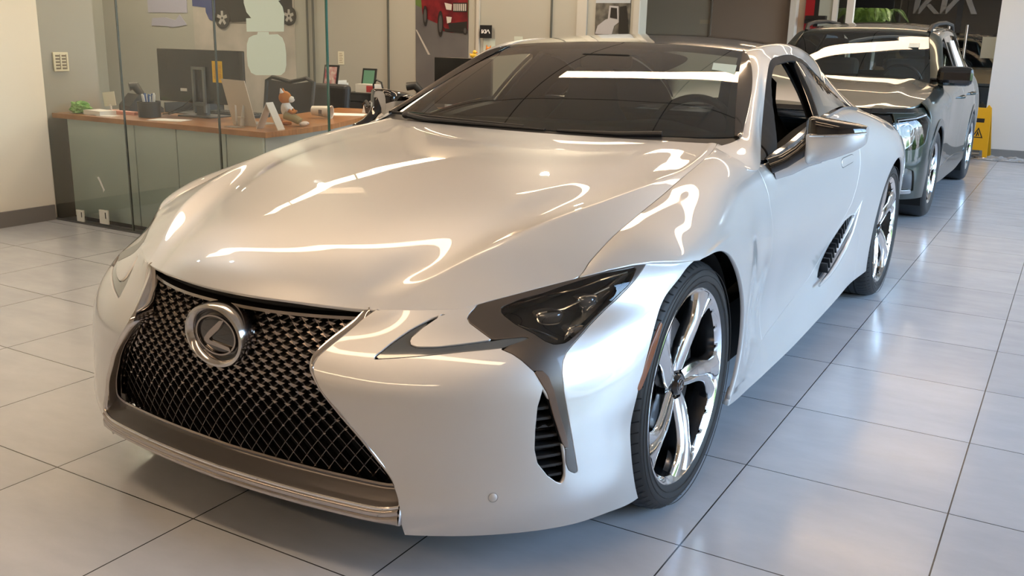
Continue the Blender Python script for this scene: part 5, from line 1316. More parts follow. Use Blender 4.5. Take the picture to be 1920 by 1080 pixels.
# keyboard mass behind pen pot
b = T('keyboard', (-4.30, 2.62, DT), 'black keyboard lying on the reception desk behind the pen cup', 'keyboard')
MB().box(-.24, .24, -.08, .08, 0, .022, None, .006).build('body', BLK, b); kk = MB()
for i in range(14):
    for j in range(5): kk.box(-.225 + i * .032, -.225 + i * .032 + .026, -.068 + j * .028, -.068 + j * .028 + .022, .022, .028)
tag(kk.build('keys', BLK, b), kind='stuff')
pb = T('papers_tray', (-4.70, 2.60, DT), 'low black document tray behind the pen cup', 'tray'); MB().box(-.16, .16, -.13, .13, 0, .006).box(-.16, .16, .12, .13, 0, .07).box(-.16, -.15, -.13, .13, 0, .07).box(.15, .16, -.13, .13, 0, .07).build('tray', BLK, pb)
# pen cup
p_ = T('pen_cup', (-4.625, 2.15, DT), 'round black mesh cup full of white and blue pens on the reception desk', 'pen cup')
cp_ = MB(); cp_.lathe([(0, .002), (.070, .002), (.072, .0), (.076, .10), (.079, .102), (.076, .104), (.072, .10), (.068, .006), (0, .006)], None, 32); cp_.build('cup', mat('mesh_cup_black', (.03, .03, .032), .4, .5), p_)
for k in range(16):
    a = random.random() * 6.28; r = .05 * random.random() ** .5; bl = k % 3 == 0
    MB().tube([(r * .6 * math.cos(a), r * .6 * math.sin(a), .008), (r * 1.15 * math.cos(a) + (.02 if bl else -.008), r * 1.15 * math.sin(a), .145 + .012 * random.random())], .0058, mat('pen_blue', (.03, .10, .30), .4) if bl else mat('pen_white', (.8, .8, .78), .4), 8).build('pen', None, p_)
# telephone
ph = T('desk_phone', (-4.98, 2.36, DT), 'black office telephone with raised handset beside the paper note', 'telephone', rz=-.3)
MB().prism([(-.11, 0), (.13, 0), (.13, .03), (.02, .115), (-.04, .13), (-.11, .05)], .20, 'x', -.10).build('base', BLK, ph)
MB().tube([(-.12, -.02, .17), (-.11, .02, .175), (-.075, .06, .10), (-.06, .09, .05)], [.030, .033, .022, .03], None, 12).build('handset', BLK, ph)
ky = MB()
for i in range(3):
    for j in range(4): ky.box(-.01 + i * .028, .010 + i * .028, .03 + j * .022, .045 + j * .022, .10 - j * .02 - .004, .105 - j * .02)
ky.build('keypad', mat('key_grey', (.2, .2, .2), .5), ph)
# note on a stick
n_ = T('note_holder', (-5.04, 2.17, DT), 'square cream note on a thin white stand near the left end of the desk', 'note holder', rz=.1)
MB().tube([(0, 0, 0), (-.005, 0, .06)], .006, PAPER, 8).box(-.03, .03, -.02, .02, 0, .006, PAPER).build('stand', None, n_)
MB().box(-.055, .055, -.003, 0, .05, .145, None, 0, Matrix.Rotation(-.12, 4, 'Y')).build('note', mat('cream_note', (.72, .69, .60), .6), n_)
# papers
for k, (x, y, rz, w, d, c, lab) in enumerate(((-5.18, 2.06, .1, .16, .11, PAPER, 'white sheet lying under the green crinkled wrap'), (-4.98, 2.03, -.1, .20, .12, PAPER, 'stack of white cards in front of the note holder'), (-4.86, 2.00, .25, .12, .09, PAPER, 'small white slip beside the glass joint'), (-4.34, 2.07, .35, .24, .15, PAPER, 'loose white sheet in front of the monitor stand'), (-3.80, 2.30, .1, .24, .16, mat('grey_sheet', (.25, .25, .25), .4), 'dark printed sheet lying behind the board'), (-3.70, 2.02, -.2, .12, .07, mat('grey_card', (.30, .28, .26), .3), 'small grey card at the front edge of the desk'), (-3.86, 3.25, .5, .30, .21, PAPER, 'white paper sheets at the far right end of the desk'), (-4.93, 2.18, .0, .30, .06, mat('pink_folder', (.62, .28, .22), .6), 'salmon pink folder behind the white cards'))):
    mb = MB(); hgt = .030 if 'stack' in lab else (.020 if 'pink' in lab else .0022)
    mb.box(-w / 2, w / 2, -d / 2, d / 2, 0, hgt); o = mb.build('paper_sheet' if 'folder' not in lab else 'folder', c); o.location = (x, y, DT + .0005); o.rotation_euler = (0, 0, rz); tag(o, lab + ' on the reception desk' if 'desk' not in lab else lab, 'paper' if 'folder' not in lab else 'folder')
# green crinkled wrap
def crumple(name, loc, r, m_, lab, cat, seed, flat=.6):
    bm = bmesh.new(); bmesh.ops.create_icosphere(bm, subdivisions=4, radius=1)
    for v in bm.verts:
        n = noise.noise(v.co * 2.2 + Vector((seed, 0, 0))) * .55 + abs(noise.noise(v.co * 6 + Vector((0, seed, 0)))) * .45; v.co *= (1 + n)
        v.co = Vector((v.co.x * r[0], v.co.y * r[1], max(v.co.z * flat, -.35) * r[2]))
    zmin = min(v.co.z for v in bm.verts)
    for v in bm.verts: v.co.z -= zmin
    me = bpy.data.meshes.new(name); bm.to_mesh(me); bm.free(); o = link(name, me, None, m_); o.location = loc; return tag(o, lab, cat)
crumple('green_wrap', (-5.17, 2.02, DT + .003), (.075, .05, .075), mat('green_mesh', (.20, .42, .10), .5), 'crumpled green mesh wrap at the left end of the desk', 'wrap', 3)
# display board from behind
bd = T('display_board', (-3.77, 2.13, DT), 'plain beige display board leaning back, seen from behind on the desk', 'board')
MB().add([(-.055, 0, 0), (.145, 0, 0), (.055, .0, .275), (-.145, .0, .28)], [(0, 1, 2, 3)]).add([(-.055, .005, 0), (.145, .005, 0), (.055, .005, .275), (-.145, .005, .28)], [(3, 2, 1, 0)]).add([(.145, 0, 0), (.145, .005, 0), (.055, .005, .275), (.055, 0, .275)], [(0, 1, 2, 3)]).build('board', mat('beige_card', (.50, .43, .35), .6), bd)
MB().prism([(.0, 0), (.018, 0), (.012, .125), (.0, .13)], .003, 'x', .01, None, Matrix.Translation((0, -.045, 0))).prism([(-.045, 0), (-.005, .0), (0, .12), (-.012, .13)], .003, 'x', .045).box(.01, .06, -.03, -.01, .05, .056).build('easel', mat('easel_card', (.62, .58, .50), .6), bd)
# A-frame card
af = T('tent_card', (-3.46, 2.08, DT), 'small A-shaped white tent card standing beside the plush toy', 'tent card', rz=.15)
mb = MB()
for sg in (-1, 1): mb.add([(sg * .08, -.035, 0), (sg * .08, .035, 0), (0, .035, .16), (0, -.035, .16), (sg * .074, -.035, 0), (sg * .074, .035, 0), (0, .035, .152), (0, -.035, .152)], [(0, 1, 2, 3), (7, 6, 5, 4), (0, 3, 7, 4), (1, 5, 6, 2)])
mb.build('card', mat('tent_card_white', (.62, .60, .56), .5), af)
for k in range(7): MB().box(-.003, .0, -.028, .028 - (k % 3) * .012, -.003, .003, None, 0, Matrix.Translation((-.0745 + k * .0095 + .006, 0, .018 + k * .019)) @ Matrix.Rotation(.46, 4, 'Y')).build('printed_line', BLKI, af)
# plush animal
FUR = bump(mat('orange_fur', (.50, .17, .03), .9), 220, .5, .003); FURW = bump(mat('white_fur', (.75, .70, .64), .9), 220, .4, .003)
pl = T('plush_animal', (-3.52, 2.32, DT), 'orange and white plush animal in white shirt and khaki trousers sitting on the desk', 'plush toy', rz=.5)
sk = MB(); sk.ball((-.03, 0, .175), (.040, .036, .040), FUR, 18).ball((0.005, 0, .165), (.026, .024, .020), FURW, 14).ball((.028, 0, .170), (.007, .008, .006), BLKI, 8).tube([(-.045, .02, .205), (-.05, .026, .232)], [.014, .003], FUR, 8).tube([(-.045, -.02, .205), (-.05, -.026, .232)], [.014, .003], FURW, 8)
sk.build('head', None, pl)
MB().ball((-.025, 0, .105), (.034, .032, .050), None, 16).tube([(-.02, .03, .12), (.0, .045, .10)], [.016, .013], None, 10).tube([(-.02, -.03, .12), (.0, -.045, .10)], [.016, .013], None, 10).build('shirt', mat('plush_white_shirt', (.72, .70, .68), .9), pl)
MB().tube([(.0, .045, .10), (.02, .03, .085), (.035, .01, .09)], [.012, .011, .010], FUR, 10).tube([(.0, -.045, .10), (.02, -.03, .085), (.035, -.01, .09)], [.012, .011, .010], FUR, 10).box(.03, .045, -.012, .012, .078, .092, BLKI, .003).build('arms', None, pl)
MB().tube([(-.03, .015, .07), (.02, .022, .05), (.06, .024, .028)], [.028, .022, .018], None, 10).tube([(-.03, -.015, .07), (.02, -.022, .05), (.06, -.024, .028)], [.028, .022, .018], None, 10).build('trousers', mat('khaki_cloth', (.33, .27, .13), .9), pl)
MB().ball((.085, .026, .016), (.026, .016, .014), None, 12).ball((.085, -.026, .016), (.026, .016, .014), None, 12).build('shoes', mat('plush_shoe', (.72, .66, .64), .8), pl)
MB().tube([(-.055, 0, .04), (-.09, .01, .015), (-.06, .05, .012), (-.01, .06, .012)], [.012, .014, .013, .010], None, 10).build('tail', FUR, pl)
# tipped paper cup
cu = T('paper_cup', (-3.77, 2.90, DT), 'cream paper cup lying on its side on the desk', 'cup')
M = Matrix.Translation((0, 0, .047)) @ Matrix.Rotation(.06, 4, 'Y') @ Matrix.Rotation(.35, 4, 'Z')
MB().lathe([(0, -.07), (.030, -.07), (.031, -.073), (.043, .062), (.046, .064), (.046, .068), (.042, .066), (.030, -.066), (0, -.066)], None, 32, M, axis='x').build('cup', mat('cup_cream', (.68, .62, .52), .5), cu)
MB().box(-.012, .012, -.0425, -.041, -.014, .014, None, 0, M).box(-.012, .02, -.042, -.041, -.024, -.019, None, 0, M).build('printed_mark', mat('cup_print', (.15, .12, .1), .6), cu)
# bottles and card at the far end
for nm, x, y, r, h, c, cap, lab in (('pump_bottle', -3.70, 3.50, .024, .10, (.72, .72, .70), 'p', 'white hand sanitizer pump bottle at the end of the desk'), ('small_bottle', -3.77, 3.47, .017, .055, (.16, .20, .42), 'c', 'small blue bottle with white cap beside the pump bottle')):
    b = T(nm, (x, y, DT), lab, 'bottle')
    MB().lathe([(0, 0), (r, 0), (r, h * .8), (r * .9, h * .9), (r * .45, h), (r * .45, h * 1.08)], None, 20).build('body', mat(nm + '_mat', c, .3), b)
    q = MB()
    if cap == 'p': q.lathe([(r * .55, h * 1.02), (r * .55, h * 1.2), (.004, h * 1.25), (.004, h * 1.55)], None, 14).box(-.03, .012, -.007, .007, h * 1.55, h * 1.66, None, .003)
    else: q.lathe([(r * .8, h), (r * .8, h * 1.25), (0, h * 1.26)], None, 14)
    q.build('pump' if cap == 'p' else 'cap', mat('cap_white', (.8, .8, .78), .4), b)
cd = T('name_card', (-3.86, 3.50, DT), 'white business card holder near the pump bottle', 'card'); MB().box(-.045, .045, 0, .003, 0, .07, None, 0, Matrix.Rotation(-.3, 4, 'X')).build('card', PAPER, cd); MB().box(-.02, .02, -.002, 0, .045, .052, None, 0, Matrix.Rotation(-.3, 4, 'X')).build('printed_line', BLKI, cd)

# ---- chairs
def chair(loc, rz, lab, kind, group=None, s=1.0):
    c = T('office_chair', loc, lab, 'chair', group, rz); c.scale = (s, s, s)
    LE = mat('chair_black', (.022, .021, .021), .5); ME = mat('chair_mesh', (.035, .030, .028), .7)
    MB().box(-.25, .25, -.25, .23, .43, .51, None, .035).build('seat', LE, c)
    if kind == 'mesh':
        P = [(-.19, .24, .58), (-.23, .28, .80), (-.235, .32, 1.02), (-.17, .31, 1.05), (0, .325, 1.015), (.17, .31, 1.05), (.235, .32, 1.02), (.23, .28, .80), (.19, .24, .58), (-.19, .24, .58)]
        bk_ = MB().tube(P, .017, LE, 8, False).build('back_frame', None, c)
        V = []; 
        for i in range(9):
            t = i / 8; w = .19 + .045 * min(1, t * 2); 
            for j in range(9): u = j / 8 * 2 - 1; V.append((u * w, .24 + .08 * t + .03 * (1 - u * u), .58 + .45 * t - (.03 * (1 - abs(u)) if i == 8 else 0)))
        MB().add(V, [(9 * i + j, 9 * i + j + 1, 9 * i + 10 + j, 9 * i + 9 + j) for i in range(8) for j in range(8)], None, True).build('mesh_back', ME, c)
    else:
        MB().box(-.24, .24, -.045, .045, -.29, .29, None, .044, Matrix.Translation((0, .27, .79)) @ Matrix.Rotation(-.12, 4, 'X')).build('backrest', LE, c)
        MB().box(-.2, .2, -.052, -.04, -.01, .01, None, .004, Matrix.Translation((0, .27, .76)) @ Matrix.Rotation(-.12, 4, 'X')).build('seam', BLK, c)
    for sg in (-1, 1):
        MB().tube([(sg * .25, .1, .46), (sg * .29, .08, .60), (sg * .29, .02, .66)], .016, LE, 8).box(sg * .29 - .035, sg * .29 + .035, -.16, .10, .66, .69, LE, .012).build('armrest', None, c)
    MB().tube([(0, 0, .08), (0, 0, .44)], .026, None, 12).build('column', CHROME, c)
    for k in range(5):
        a = 2 * PI * k / 5 + .3; MB().tube([(0, 0, .11), (.28 * math.cos(a), .28 * math.sin(a), .07)], [.028, .016], LE, 8).ball((.28 * math.cos(a), .28 * math.sin(a), .03), (.028, .028, .03), LE, 10).build('leg', None, c)
    return c
chair((-4.40, 3.00, 0), .1, 'black mesh-back office chair behind the display board', 'mesh', s=.93)
chair((-4.62, 3.72, 0), -.05, 'dark padded office chair with rounded back beside the mesh-back chair', 'pad', s=.84)
chair((-3.62, 3.62, 0), 2.5, 'black mesh armchair just left of the coupe windscreen', 'mesh', s=.78)
# ---- rear desk
rd = empty('rear_desk', (-4.2, 4.66, 0)); tag(rd, 'second office desk with wood edge standing against the back wall', 'desk')
MB().box(-.95, 1.6, -.38, .38, .645, .68).build('desktop', WOOD, rd); MB().box(-.93, 1.58, -.34, -.32, 0, .645).build('front_panel', PANEL, rd); MB().box(-.93, -.91, -.32, .36, 0, .645).box(1.56, 1.58, -.32, .36, 0, .645).build('end_panel', PANEL, rd)
RT = .68
def frame_(x, y, w, h, inner, lab, rz=0):
    f = T('picture_frame', (x, y, RT), lab, 'picture frame', None, rz); M = Matrix.Rotation(-.2, 4, 'X')
    MB().box(-w / 2, w / 2, 0, .012, 0, h, None, 0, M).build('frame', BLK, f); MB().box(-w / 2 + .016, w / 2 - .016, -.0015, 0, .02, h - .016, None, 0, M).build('picture', inner, f)
hs = T('drawer_unit', (-4.72, 4.42, RT), 'black two-tier document drawer unit on the second desk', 'drawer unit')
MB().box(-.05, .25, -.12, .14, 0, .14, None, .004).build('case', BLK, hs); MB().box(-.04, .24, -.124, -.119, .008, .06).box(-.04, .24, -.124, -.119, .072, .13).build('drawer_front', mat('smoke_plastic', (.04, .04, .042), .2), hs)
fl_ = T('file_stack', (-4.88, 4.40, RT), 'upright white folders beside the document drawers', 'folders'); MB().box(-.06, -.045, -.1, .1, 0, .22).box(-.042, -.03, -.1, .1, 0, .20).box(-.026, -.01, -.1, .1, 0, .23).box(-.006, .01, -.1, .1, 0, .21).build('folders', mat('folder_white', (.6, .6, .56), .6), fl_)
RT0 = RT
for a in ((-4.86, 4.22, .16, .26, mottle(mat('photo_red', (.3, .05, .06), .4), (.30, .04, .06), (.5, .45, .4), 25), 'black picture frame with a red photo at the left of the second desk'), ):
    RT = RT0 + .11; frame_(*a)
RT = RT0 + .145
frame_(-4.62, 4.45, .15, .20, mat('photo_green', (.10, .22, .15), .4), 'black picture frame with a green picture on the drawer unit')
RT = RT0
wb = T('parcel_box', (-4.52, 4.40, RT + .142), 'small white and red box on top of the drawer unit', 'box'); MB().box(-.14, .06, -.06, .06, 0, .07).build('carton', mat('carton_white', (.55, .53, .48), .6), wb); MB().box(-.02, .058, -.061, -.060, .006, .06).build('red_panel', mat('carton_red', (.4, .05, .05), .6), wb)
wb = T('brown_box', (-4.30, 4.36, RT), 'stack of papers with a brown box on top on the second desk', 'box'); MB().box(-.10, .10, -.09, .09, 0, .10).build('papers', mat('papers_grey', (.5, .5, .46), .7), wb); MB().box(-.09, .08, -.07, .07, .10, .15).build('carton', mat('carton_brown', (.36, .27, .10), .7), wb)
hp = T('headphones', (-4.38, 4.45, RT + .151 if False else RT), 'black headphones hanging over the brown box', 'headphones'); hp.location = (-4.36, 4.28, RT)
MB().tube([(-.05, 0, .16), (-.055, 0, .22), (-.02, 0, .26), (.03, 0, .24), (.05, 0, .17)], .008, BLK, 8, True).tube([(-.06, -.012, .15), (-.045, .012, .17)], .022, BLK, 10).tube([(-.06, 0, 0), (-.055, 0, .15)], .006, BLK, 8).build('headset', None, hp)
dp = T('desk_phone', (-4.02, 4.38, RT), 'black office telephone on the second desk left of the green-capped bottle', 'telephone', rz=-.2)
MB().prism([(-.11, 0), (.13, 0), (.13, .03), (.02, .115), (-.04, .14), (-.11, .05)], .22, 'x', -.11).build('base', BLK, dp); MB().tube([(-.12, -.02, .21), (-.06, .02, .22), (-.02, .06, .16), (.0, .09, .10)], [.035, .036, .03, .035], None, 12).build('handset', BLK, dp)
bt = T('water_bottle', (-3.80, 4.5, RT + .12), 'clear water bottle with green cap behind the office phone', 'bottle'); bt.location.z = RT
MB().lathe([(0, 0), (.032, 0), (.032, .20), (.014, .26), (.014, .29)], None, 20).build('bottle', mat('clear_plastic', (.5, .52, .5), .1), bt); MB().lathe([(.017, .285), (.017, .325), (0, .326)], None, 16).build('cap', mat('cap_green', (.02, .16, .09), .4), bt)
m2 = T('computer_monitor', (-3.50, 4.22, RT), 'black monitor with a toy duck standing on top of it', 'monitor')
MB().box(-.235, .30, -.02, .01, .10, .465, None, .005).build('screen', mat('monitor_dark', (.014, .013, .012), .25), m2); MB().box(-.03, .03, 0, .03, 0, .2).box(-.12, .12, -.08, .10, 0, .012).build('stand', BLK, m2)
dz = RT + .466
d_ = T('toy_duck', (-3.375, 4.22, dz), 'tiny yellow toy duck standing on the black monitor', 'toy'); YD = mat('duck_yellow', (.75, .45, .03), .4)
MB().ball((0, 0, .018), (.030, .022, .018), None, 14).ball((0.008, 0, .045), (.016, .016, .015), None, 14).tube([(.02, 0, .044), (.034, 0, .042)], [.006, .003], mat('beak_orange', (.7, .2, .02), .4), 8).tube([(-.022, 0, .022), (-.036, 0, .032)], [.012, .004], None, 8).build('body', YD, d_)
d2 = T('plush_animal', (-3.24, 4.22, dz), 'small orange and white plush animal on the black monitor beside the duck', 'plush toy')
MB().ball((0, 0, .030), (.028, .026, .030), FURW, 14).ball((.0, 0, .068), (.024, .022, .020), FUR, 14).tube([(-.014, 0, .08), (-.02, 0, .102)], [.009, .002], FUR, 8).tube([(.014, 0, .08), (.018, 0, .10)], [.009, .002], FUR, 8).ball((.03, -.01, .02), (.016, .014, .012), BLKI, 10).build('body', None, d2)

# ---- wall things of the office
def wallbox(name, x0, x1, z0, z1, m_, lab, cat, d=.012, y=YB, group=None):
    o = MB().box(x0, x1, y - d, y - .0005, z0, z1).build(name, m_); return tag(o, lab, cat, group)
sw = T('switch_panel', (XL + .001, 2.011, 1.075), 'cream square light switch panel on the grey wall beside the glass', 'switch')
MB().box(0, .012, -.057, .057, -.064, .064, None, .003).build('plate', mat('switch_cream', (.72, .66, .48), .4), sw); q = MB()
for i in range(2):
    for j in range(5): q.box(.012, .0135, -.042 + i * .048, -.012 + i * .048, -.050 + j * .021, -.038 + j * .021)
    q.box(.012, .0135, -.010 + i * .048, -.006 + i * .048, -.05, .05)
q.build('switch_keys', mat('switch_print', (.16, .12, .08), .5), sw)
POS = mottle(mat('poster_paving', (.40, .36, .32), .3), (.33, .30, .265), (.46, .41, .365), 3, 3)
p1 = T('wall_poster', (-6.87, YB - .006, 0), 'large poster of a dark car on pale paving behind the frosted digits', 'poster', 'car posters on the office wall')
MB().box(-.70, .74, 0, .004, .30, 2.4).build('print', POS, p1)
PB = mat('print_black', (.016, .014, .013), .35); PBL = mat('print_blue', (.035, .05, .17), .35)
w0 = -6.87
MB().prism([(-.38, 1.47), (-.33, 1.43), (-.20, 1.41), (-.12, 1.40), (.45, 1.42), (.62, 1.46), (.72, 1.53), (.72, 2.1), (-.38, 2.1)], .003, 'y', -.003).build('printed_car', PB, p1)
MB().prism([(-.70, 1.56), (-.46, 1.54), (-.46, 2.1), (-.70, 2.1)], .003, 'y', -.003).prism([(-.50, 1.50), (-.46, 1.43), (-.39, 1.40), (-.36, 1.45), (-.34, 2.1), (-.50, 2.1)], .004, 'y', -.006).build('printed_blue_car', PBL, p1)
for cx0, cz0, r0 in ((-.256, 1.44, .11), (.68, 1.47, .095)):
    mb = MB(); mb.lathe([(0, 0), (r0, 0), (r0, .003), (0, .003)], PB, 32, Matrix.Translation((cx0, -.010, cz0)), axis='y')
    for k in range(5):
        a = 2 * PI * k / 5 + .3; mb.add([(cx0 + .02 * math.cos(a - 1), -.0112, cz0 + .02 * math.sin(a - 1)), (cx0 + r0 * .68 * math.cos(a - .22), -.0112, cz0 + r0 * .68 * math.sin(a - .22)), (cx0 + r0 * .68 * math.cos(a + .22), -.0112, cz0 + r0 * .68 * math.sin(a + .22)), (cx0 + .02 * math.cos(a + 1), -.0112, cz0 + .02 * math.sin(a + 1))], [(0, 1, 2, 3)], mat('print_grey', (.40, .37, .34), .4))
    mb.build('printed_wheel', None, p1)
MB().box(-.15, .62, -.001, 0, 1.385, 1.40).build('printed_shadow', mat('print_shade', (.14, .125, .11), .4), p1)
wallbox('pale_patch', -8.28, -7.66, 1.49, 2.2, mat('lavender_tone', (.34, .33, .42), .3), 'pale lavender patch on the office wall left of the dark car poster', 'poster', .006)  # flat patch of one pale lavender colour, strip below matches
tag(MB().prism([(-8.24, 1.35), (-8.22, 1.43), (-8.0, 1.44), (-7.85, 1.41), (-7.78, 1.47), (-7.70, 1.39), (-7.68, 1.365), (-7.9, 1.335), (-8.0, 1.35)], .006, 'y', YB - .008).build('pale_strip', mat('lavender_tone')), 'pale lavender strip under the lavender patch', 'paper')
ASP = mottle(mat('poster_asphalt', (.10, .095, .10), .3), (.085, .08, .085), (.12, .115, .115), 2)
p2 = T('wall_poster', (-4.335, YB - .006, 0), 'poster of a red off-road car on a grey road above the second desk', 'poster', 'car posters on the office wall')
MB().box(-.305, .275, 0, .004, .30, 2.4).build('print', ASP, p2)
MB().add([(-.305, -.0005, 1.36), (-.29, -.0005, 1.36), (-.14, -.0005, 1.14), (-.165, -.0005, 1.14)], [(0, 1, 2, 3)]).build('printed_lane_line', mat('print_grey'), p2)
MB().add([(.20, -.0005, 1.50), (.275, -.0005, 1.47), (.275, -.0005, 2.1), (.20, -.0005, 2.1)], [(0, 1, 2, 3)]).add([(-.305, -.0005, 1.58), (-.2, -.0005, 1.54), (-.2, -.0005, 2.1), (-.305, -.0005, 2.1)], [(0, 1, 2, 3)]).build('printed_grass', mat('print_green', (.08, .13, .03), .5), p2)
PR = mottle(mat('print_red', (.12, .006, .010), .3), (.07, .004, .008), (.17, .012, .016), 9)
MB().prism([(-.225, 1.50), (-.17, 1.455), (-.05, 1.415), (.0, 1.355), (.10, 1.34), (.27, 1.36), (.27, 1.62), (.22, 1.68), (.10, 1.72), (-.02, 1.78), (-.10, 2.0), (-.22, 2.05), (-.26, 1.8)], .003, 'y', -.003).build('printed_red_car', PR, p2)
MB().box(.11, .265, -.005, -.004, 1.520, 1.60).build('printed_grille', PB, p2)
q = MB()
for k in range(7): q.box(.118 + k * .0205, .130 + k * .0205, -.006, -.0055, 1.530, 1.59)
q.prism([(.02, 1.60), (.10, 1.585), (.095, 1.535), (.04, 1.54)], .0005, 'y', -.006).prism([(.04, 1.48), (.10, 1.475), (.09, 1.43), (.05, 1.42)], .0005, 'y', -.006); q.build('printed_chrome', mat('print_silver', (.45, .42, .38), .4), p2)
MB().prism([(.06, 1.42), (.265, 1.44), (.265, 1.37), (.08, 1.355)], .001, 'y', -.0055).prism([(.0, 1.40), (.03, 1.35), (.27, 1.335), (.27, 1.36), (.03, 1.375)], .001, 'y', -.0065).build('printed_bumper', PB, p2)
for cx0, cz0, ra, rb in ((-.192, 1.484, .024, .09), (-.023, 1.415, .031, .115), (.245, 1.36, .025, .035)):
    V = [(cx0 + ra * math.cos(2 * PI * k / 28), -.0075, cz0 + rb * math.sin(2 * PI * k / 28)) for k in range(28)]; V2 = [(cx0 + ra * .6 * math.cos(2 * PI * k / 28), -.0078, cz0 + rb * .65 * math.sin(2 * PI * k / 28)) for k in range(28)]
    MB().add(V, [list(range(28))], PB).add(V2, [list(range(28))], mat('print_dim', (.06, .055, .055), .4)).build('printed_wheel', None, p2)
p3 = T('wall_poster', (-2.655, YB - .006, 0), 'poster of a white off-road car on dark rocks above the coupe roof', 'poster', 'car posters on the office wall')
MB().box(-.155, .155, 0, .004, 1.0, 2.2).build('print', mottle(mat('poster_rock', (.06, .055, .05), .5), (.030, .028, .025), (.13, .12, .10), 14), p3)
MB().box(-.155, .155, -.0008, 0, 1.60, 2.2).build('printed_sky', mat('print_sky', (.35, .38, .42), .5), p3)
MB().prism([(-.15, 1.355), (-.13, 1.42), (-.06, 1.47), (-.04, 1.475), (-.03, 1.58), (.05, 1.575), (.06, 1.45), (.02, 1.42), (.0, 1.35)], .002, 'y', -.003).build('printed_car', mat('print_light', (.34, .33, .34), .4), p3)
MB().prism([(-.02, 1.485), (-.015, 1.565), (.038, 1.56), (.045, 1.475)], .001, 'y', -.005).prism([(.06, 1.33), (.065, 1.57), (.12, 1.58), (.14, 1.46), (.15, 1.33)], .001, 'y', -.005).build('printed_window', PB, p3)
# mullions of the back wall
for k, (x, w, c) in enumerate(((-5.955, .012, 'd'), (-5.88, .014, 'd'), (-4.955, .012, 'd'), (-3.955, .03, 'l'), (-3.22, .012, 'd'), (-2.93, .09, 'l'), (-2.44, .05, 'l'))):
    S(wallbox('trim_%d' % (k + 2), x - w / 2, x + w / 2, 0, CEIL, mat('mullion_light', (.42, .40, .36), .5) if c == 'l' else mat('mullion_dark', (.08, .08, .07), .5), None, None, .02))
k_ = T('small_sign', (-3.86, YB - .03, 1.355), 'small black sign with white brand letters on the office wall', 'sign'); MB().box(-.06, .06, -.004, .004, -.055, .055).build('plate', mat('sign_black', (.010, .010, .012), .3), k_)
def kia(par, x, y, z, h, m_, t=.17, depth=.02):
    """angular joined letters: bar, rising stroke, leg, bar, rising stroke, leg"""
    mb = MB()
    def st(a, b, w=t):
        a = Vector(a); b = Vector(b); mb.prism([(x + (a.x) * h, z + a.y * h), (x + (a.x + w * 1.35) * h, z + a.y * h), (x + (b.x + w * 1.35) * h, z + b.y * h), (x + b.x * h, z + b.y * h)], depth, 'y', y - depth)
    st((0, 0), (.06, 1)); st((.05, 0), (.78, 1)); st((.46, .42), (.88, 0)); st((1.12, 0), (1.18, 1)); st((1.17, 0), (1.92, 1)); st((1.92, 1), (2.4, 0))
    return mb.build('brand_letters', m_, par)
kia(k_, -.043, -.004, -.016, .034, WHI, .17, .001)
wallbox('paper_note', -3.90, -3.78, 1.19, 1.295, mat('paper_greenish', (.45, .50, .45), .5), 'pale paper taped under the small black sign', 'paper', .003)
wallbox('paper_note', -3.585, -3.50, 1.22, 1.32, mat('paper_greenish'), 'small pale paper taped right of the small black sign', 'paper', .003)
pn = T('paper_notice', (-5.54, YB - .004, 1.08), 'printed cream notice on the office wall above the picture frames', 'notice'); MB().box(-.037, .037, 0, .003, -.062, .062).build('sheet', mat('notice_cream', (.6, .57, .45), .6), pn); q = MB()
for j in range(6): q.box(-.022, .022 - .008 * (j % 2), -.001, 0, -.045 + j * .017, -.040 + j * .017)
q.build('printed_text', mat('print_brown', (.22, .17, .10), .6), pn)
# stickers low on the glass and outlets
for x, z, w, h, lab in ((-5.05, .055, .075, .08, 'white label box at the foot of the glass, left one'), (-4.80, .075, .09, .095, 'white label box at the foot of the glass, right one')):
    b = T('outlet_box', (x, YF - .014, z - h / 2), lab, 'outlet'); MB().box(-w / 2, w / 2, 0, .012, 0, h, None, .003).build('cover', mat('outlet_white', (.62, .62, .56), .4), b); MB().box(w * .2, w * .3, -.001, 0, h * .4, h * .85).build('slot', BLKI, b)
tag(MB().prism([(-4.845, .34), (-4.825, .345), (-4.775, .26), (-4.80, .235), (-4.795, .26)], .001, 'y', YF - .003).build('glass_sticker', mat('peeled_white', (.6, .62, .58), .5)), 'small peeled white sticker low on the partition glass', 'sticker')
wallbox('paper_label', -4.09, -3.95, 1.57, 1.625, mat('label_cream', (.42, .38, .30), .5), 'small cream label on the far grey wall', 'label', .004, 11.3)

# ================================================================= FAR END
S(MB().box(-2.80, -2.72, 11.2, 11.4, 0, CEIL).build('trim_20', mat('white_frame', (.75, .75, .74), .4)))
S(MB().box(-2.62, -2.50, 11.3, 11.45, 0, CEIL).build('trim_21', mat('red_panel', (.38, .01, .02), .35)))
S(MB().box(-2.72, -2.62, 11.35, 11.45, 0, CEIL).build('trim_22', mat('beige_panel', (.5, .40, .30), .5)))
S(MB().box(-2.50, -2.44, 11.3, 11.42, 0, CEIL).build('trim_23', BLACKP))
S(MB().box(-2.44, -2.26, 11.3, 11.34, 0, CEIL).build('trim_24', mat('frosted_panel', (.45, .50, .46), .4)))
S(MB().box(-2.26, -2.20, 11.28, 11.36, 0, CEIL).build('trim_25', mat('white_frame')))
S(MB().box(-2.08, -1.99, 11.28, 11.36, 0, CEIL).build('trim_26', mat('white_frame')))
w3 = S(empty('window_3')); MB().box(-2.20, -2.08, 11.31, 11.325, 0, CEIL).build('window_pane', thin_glass('window_glass'), w3)
cb = T('wall_speaker', (-2.46, 11.22, 1.64), 'small black box fixed to the red column', 'box'); MB().box(-.12, .14, -.05, .06, .0, .05).box(-.13, .02, -.04, .06, -.05, .0).build('case', BLACKP, cb)
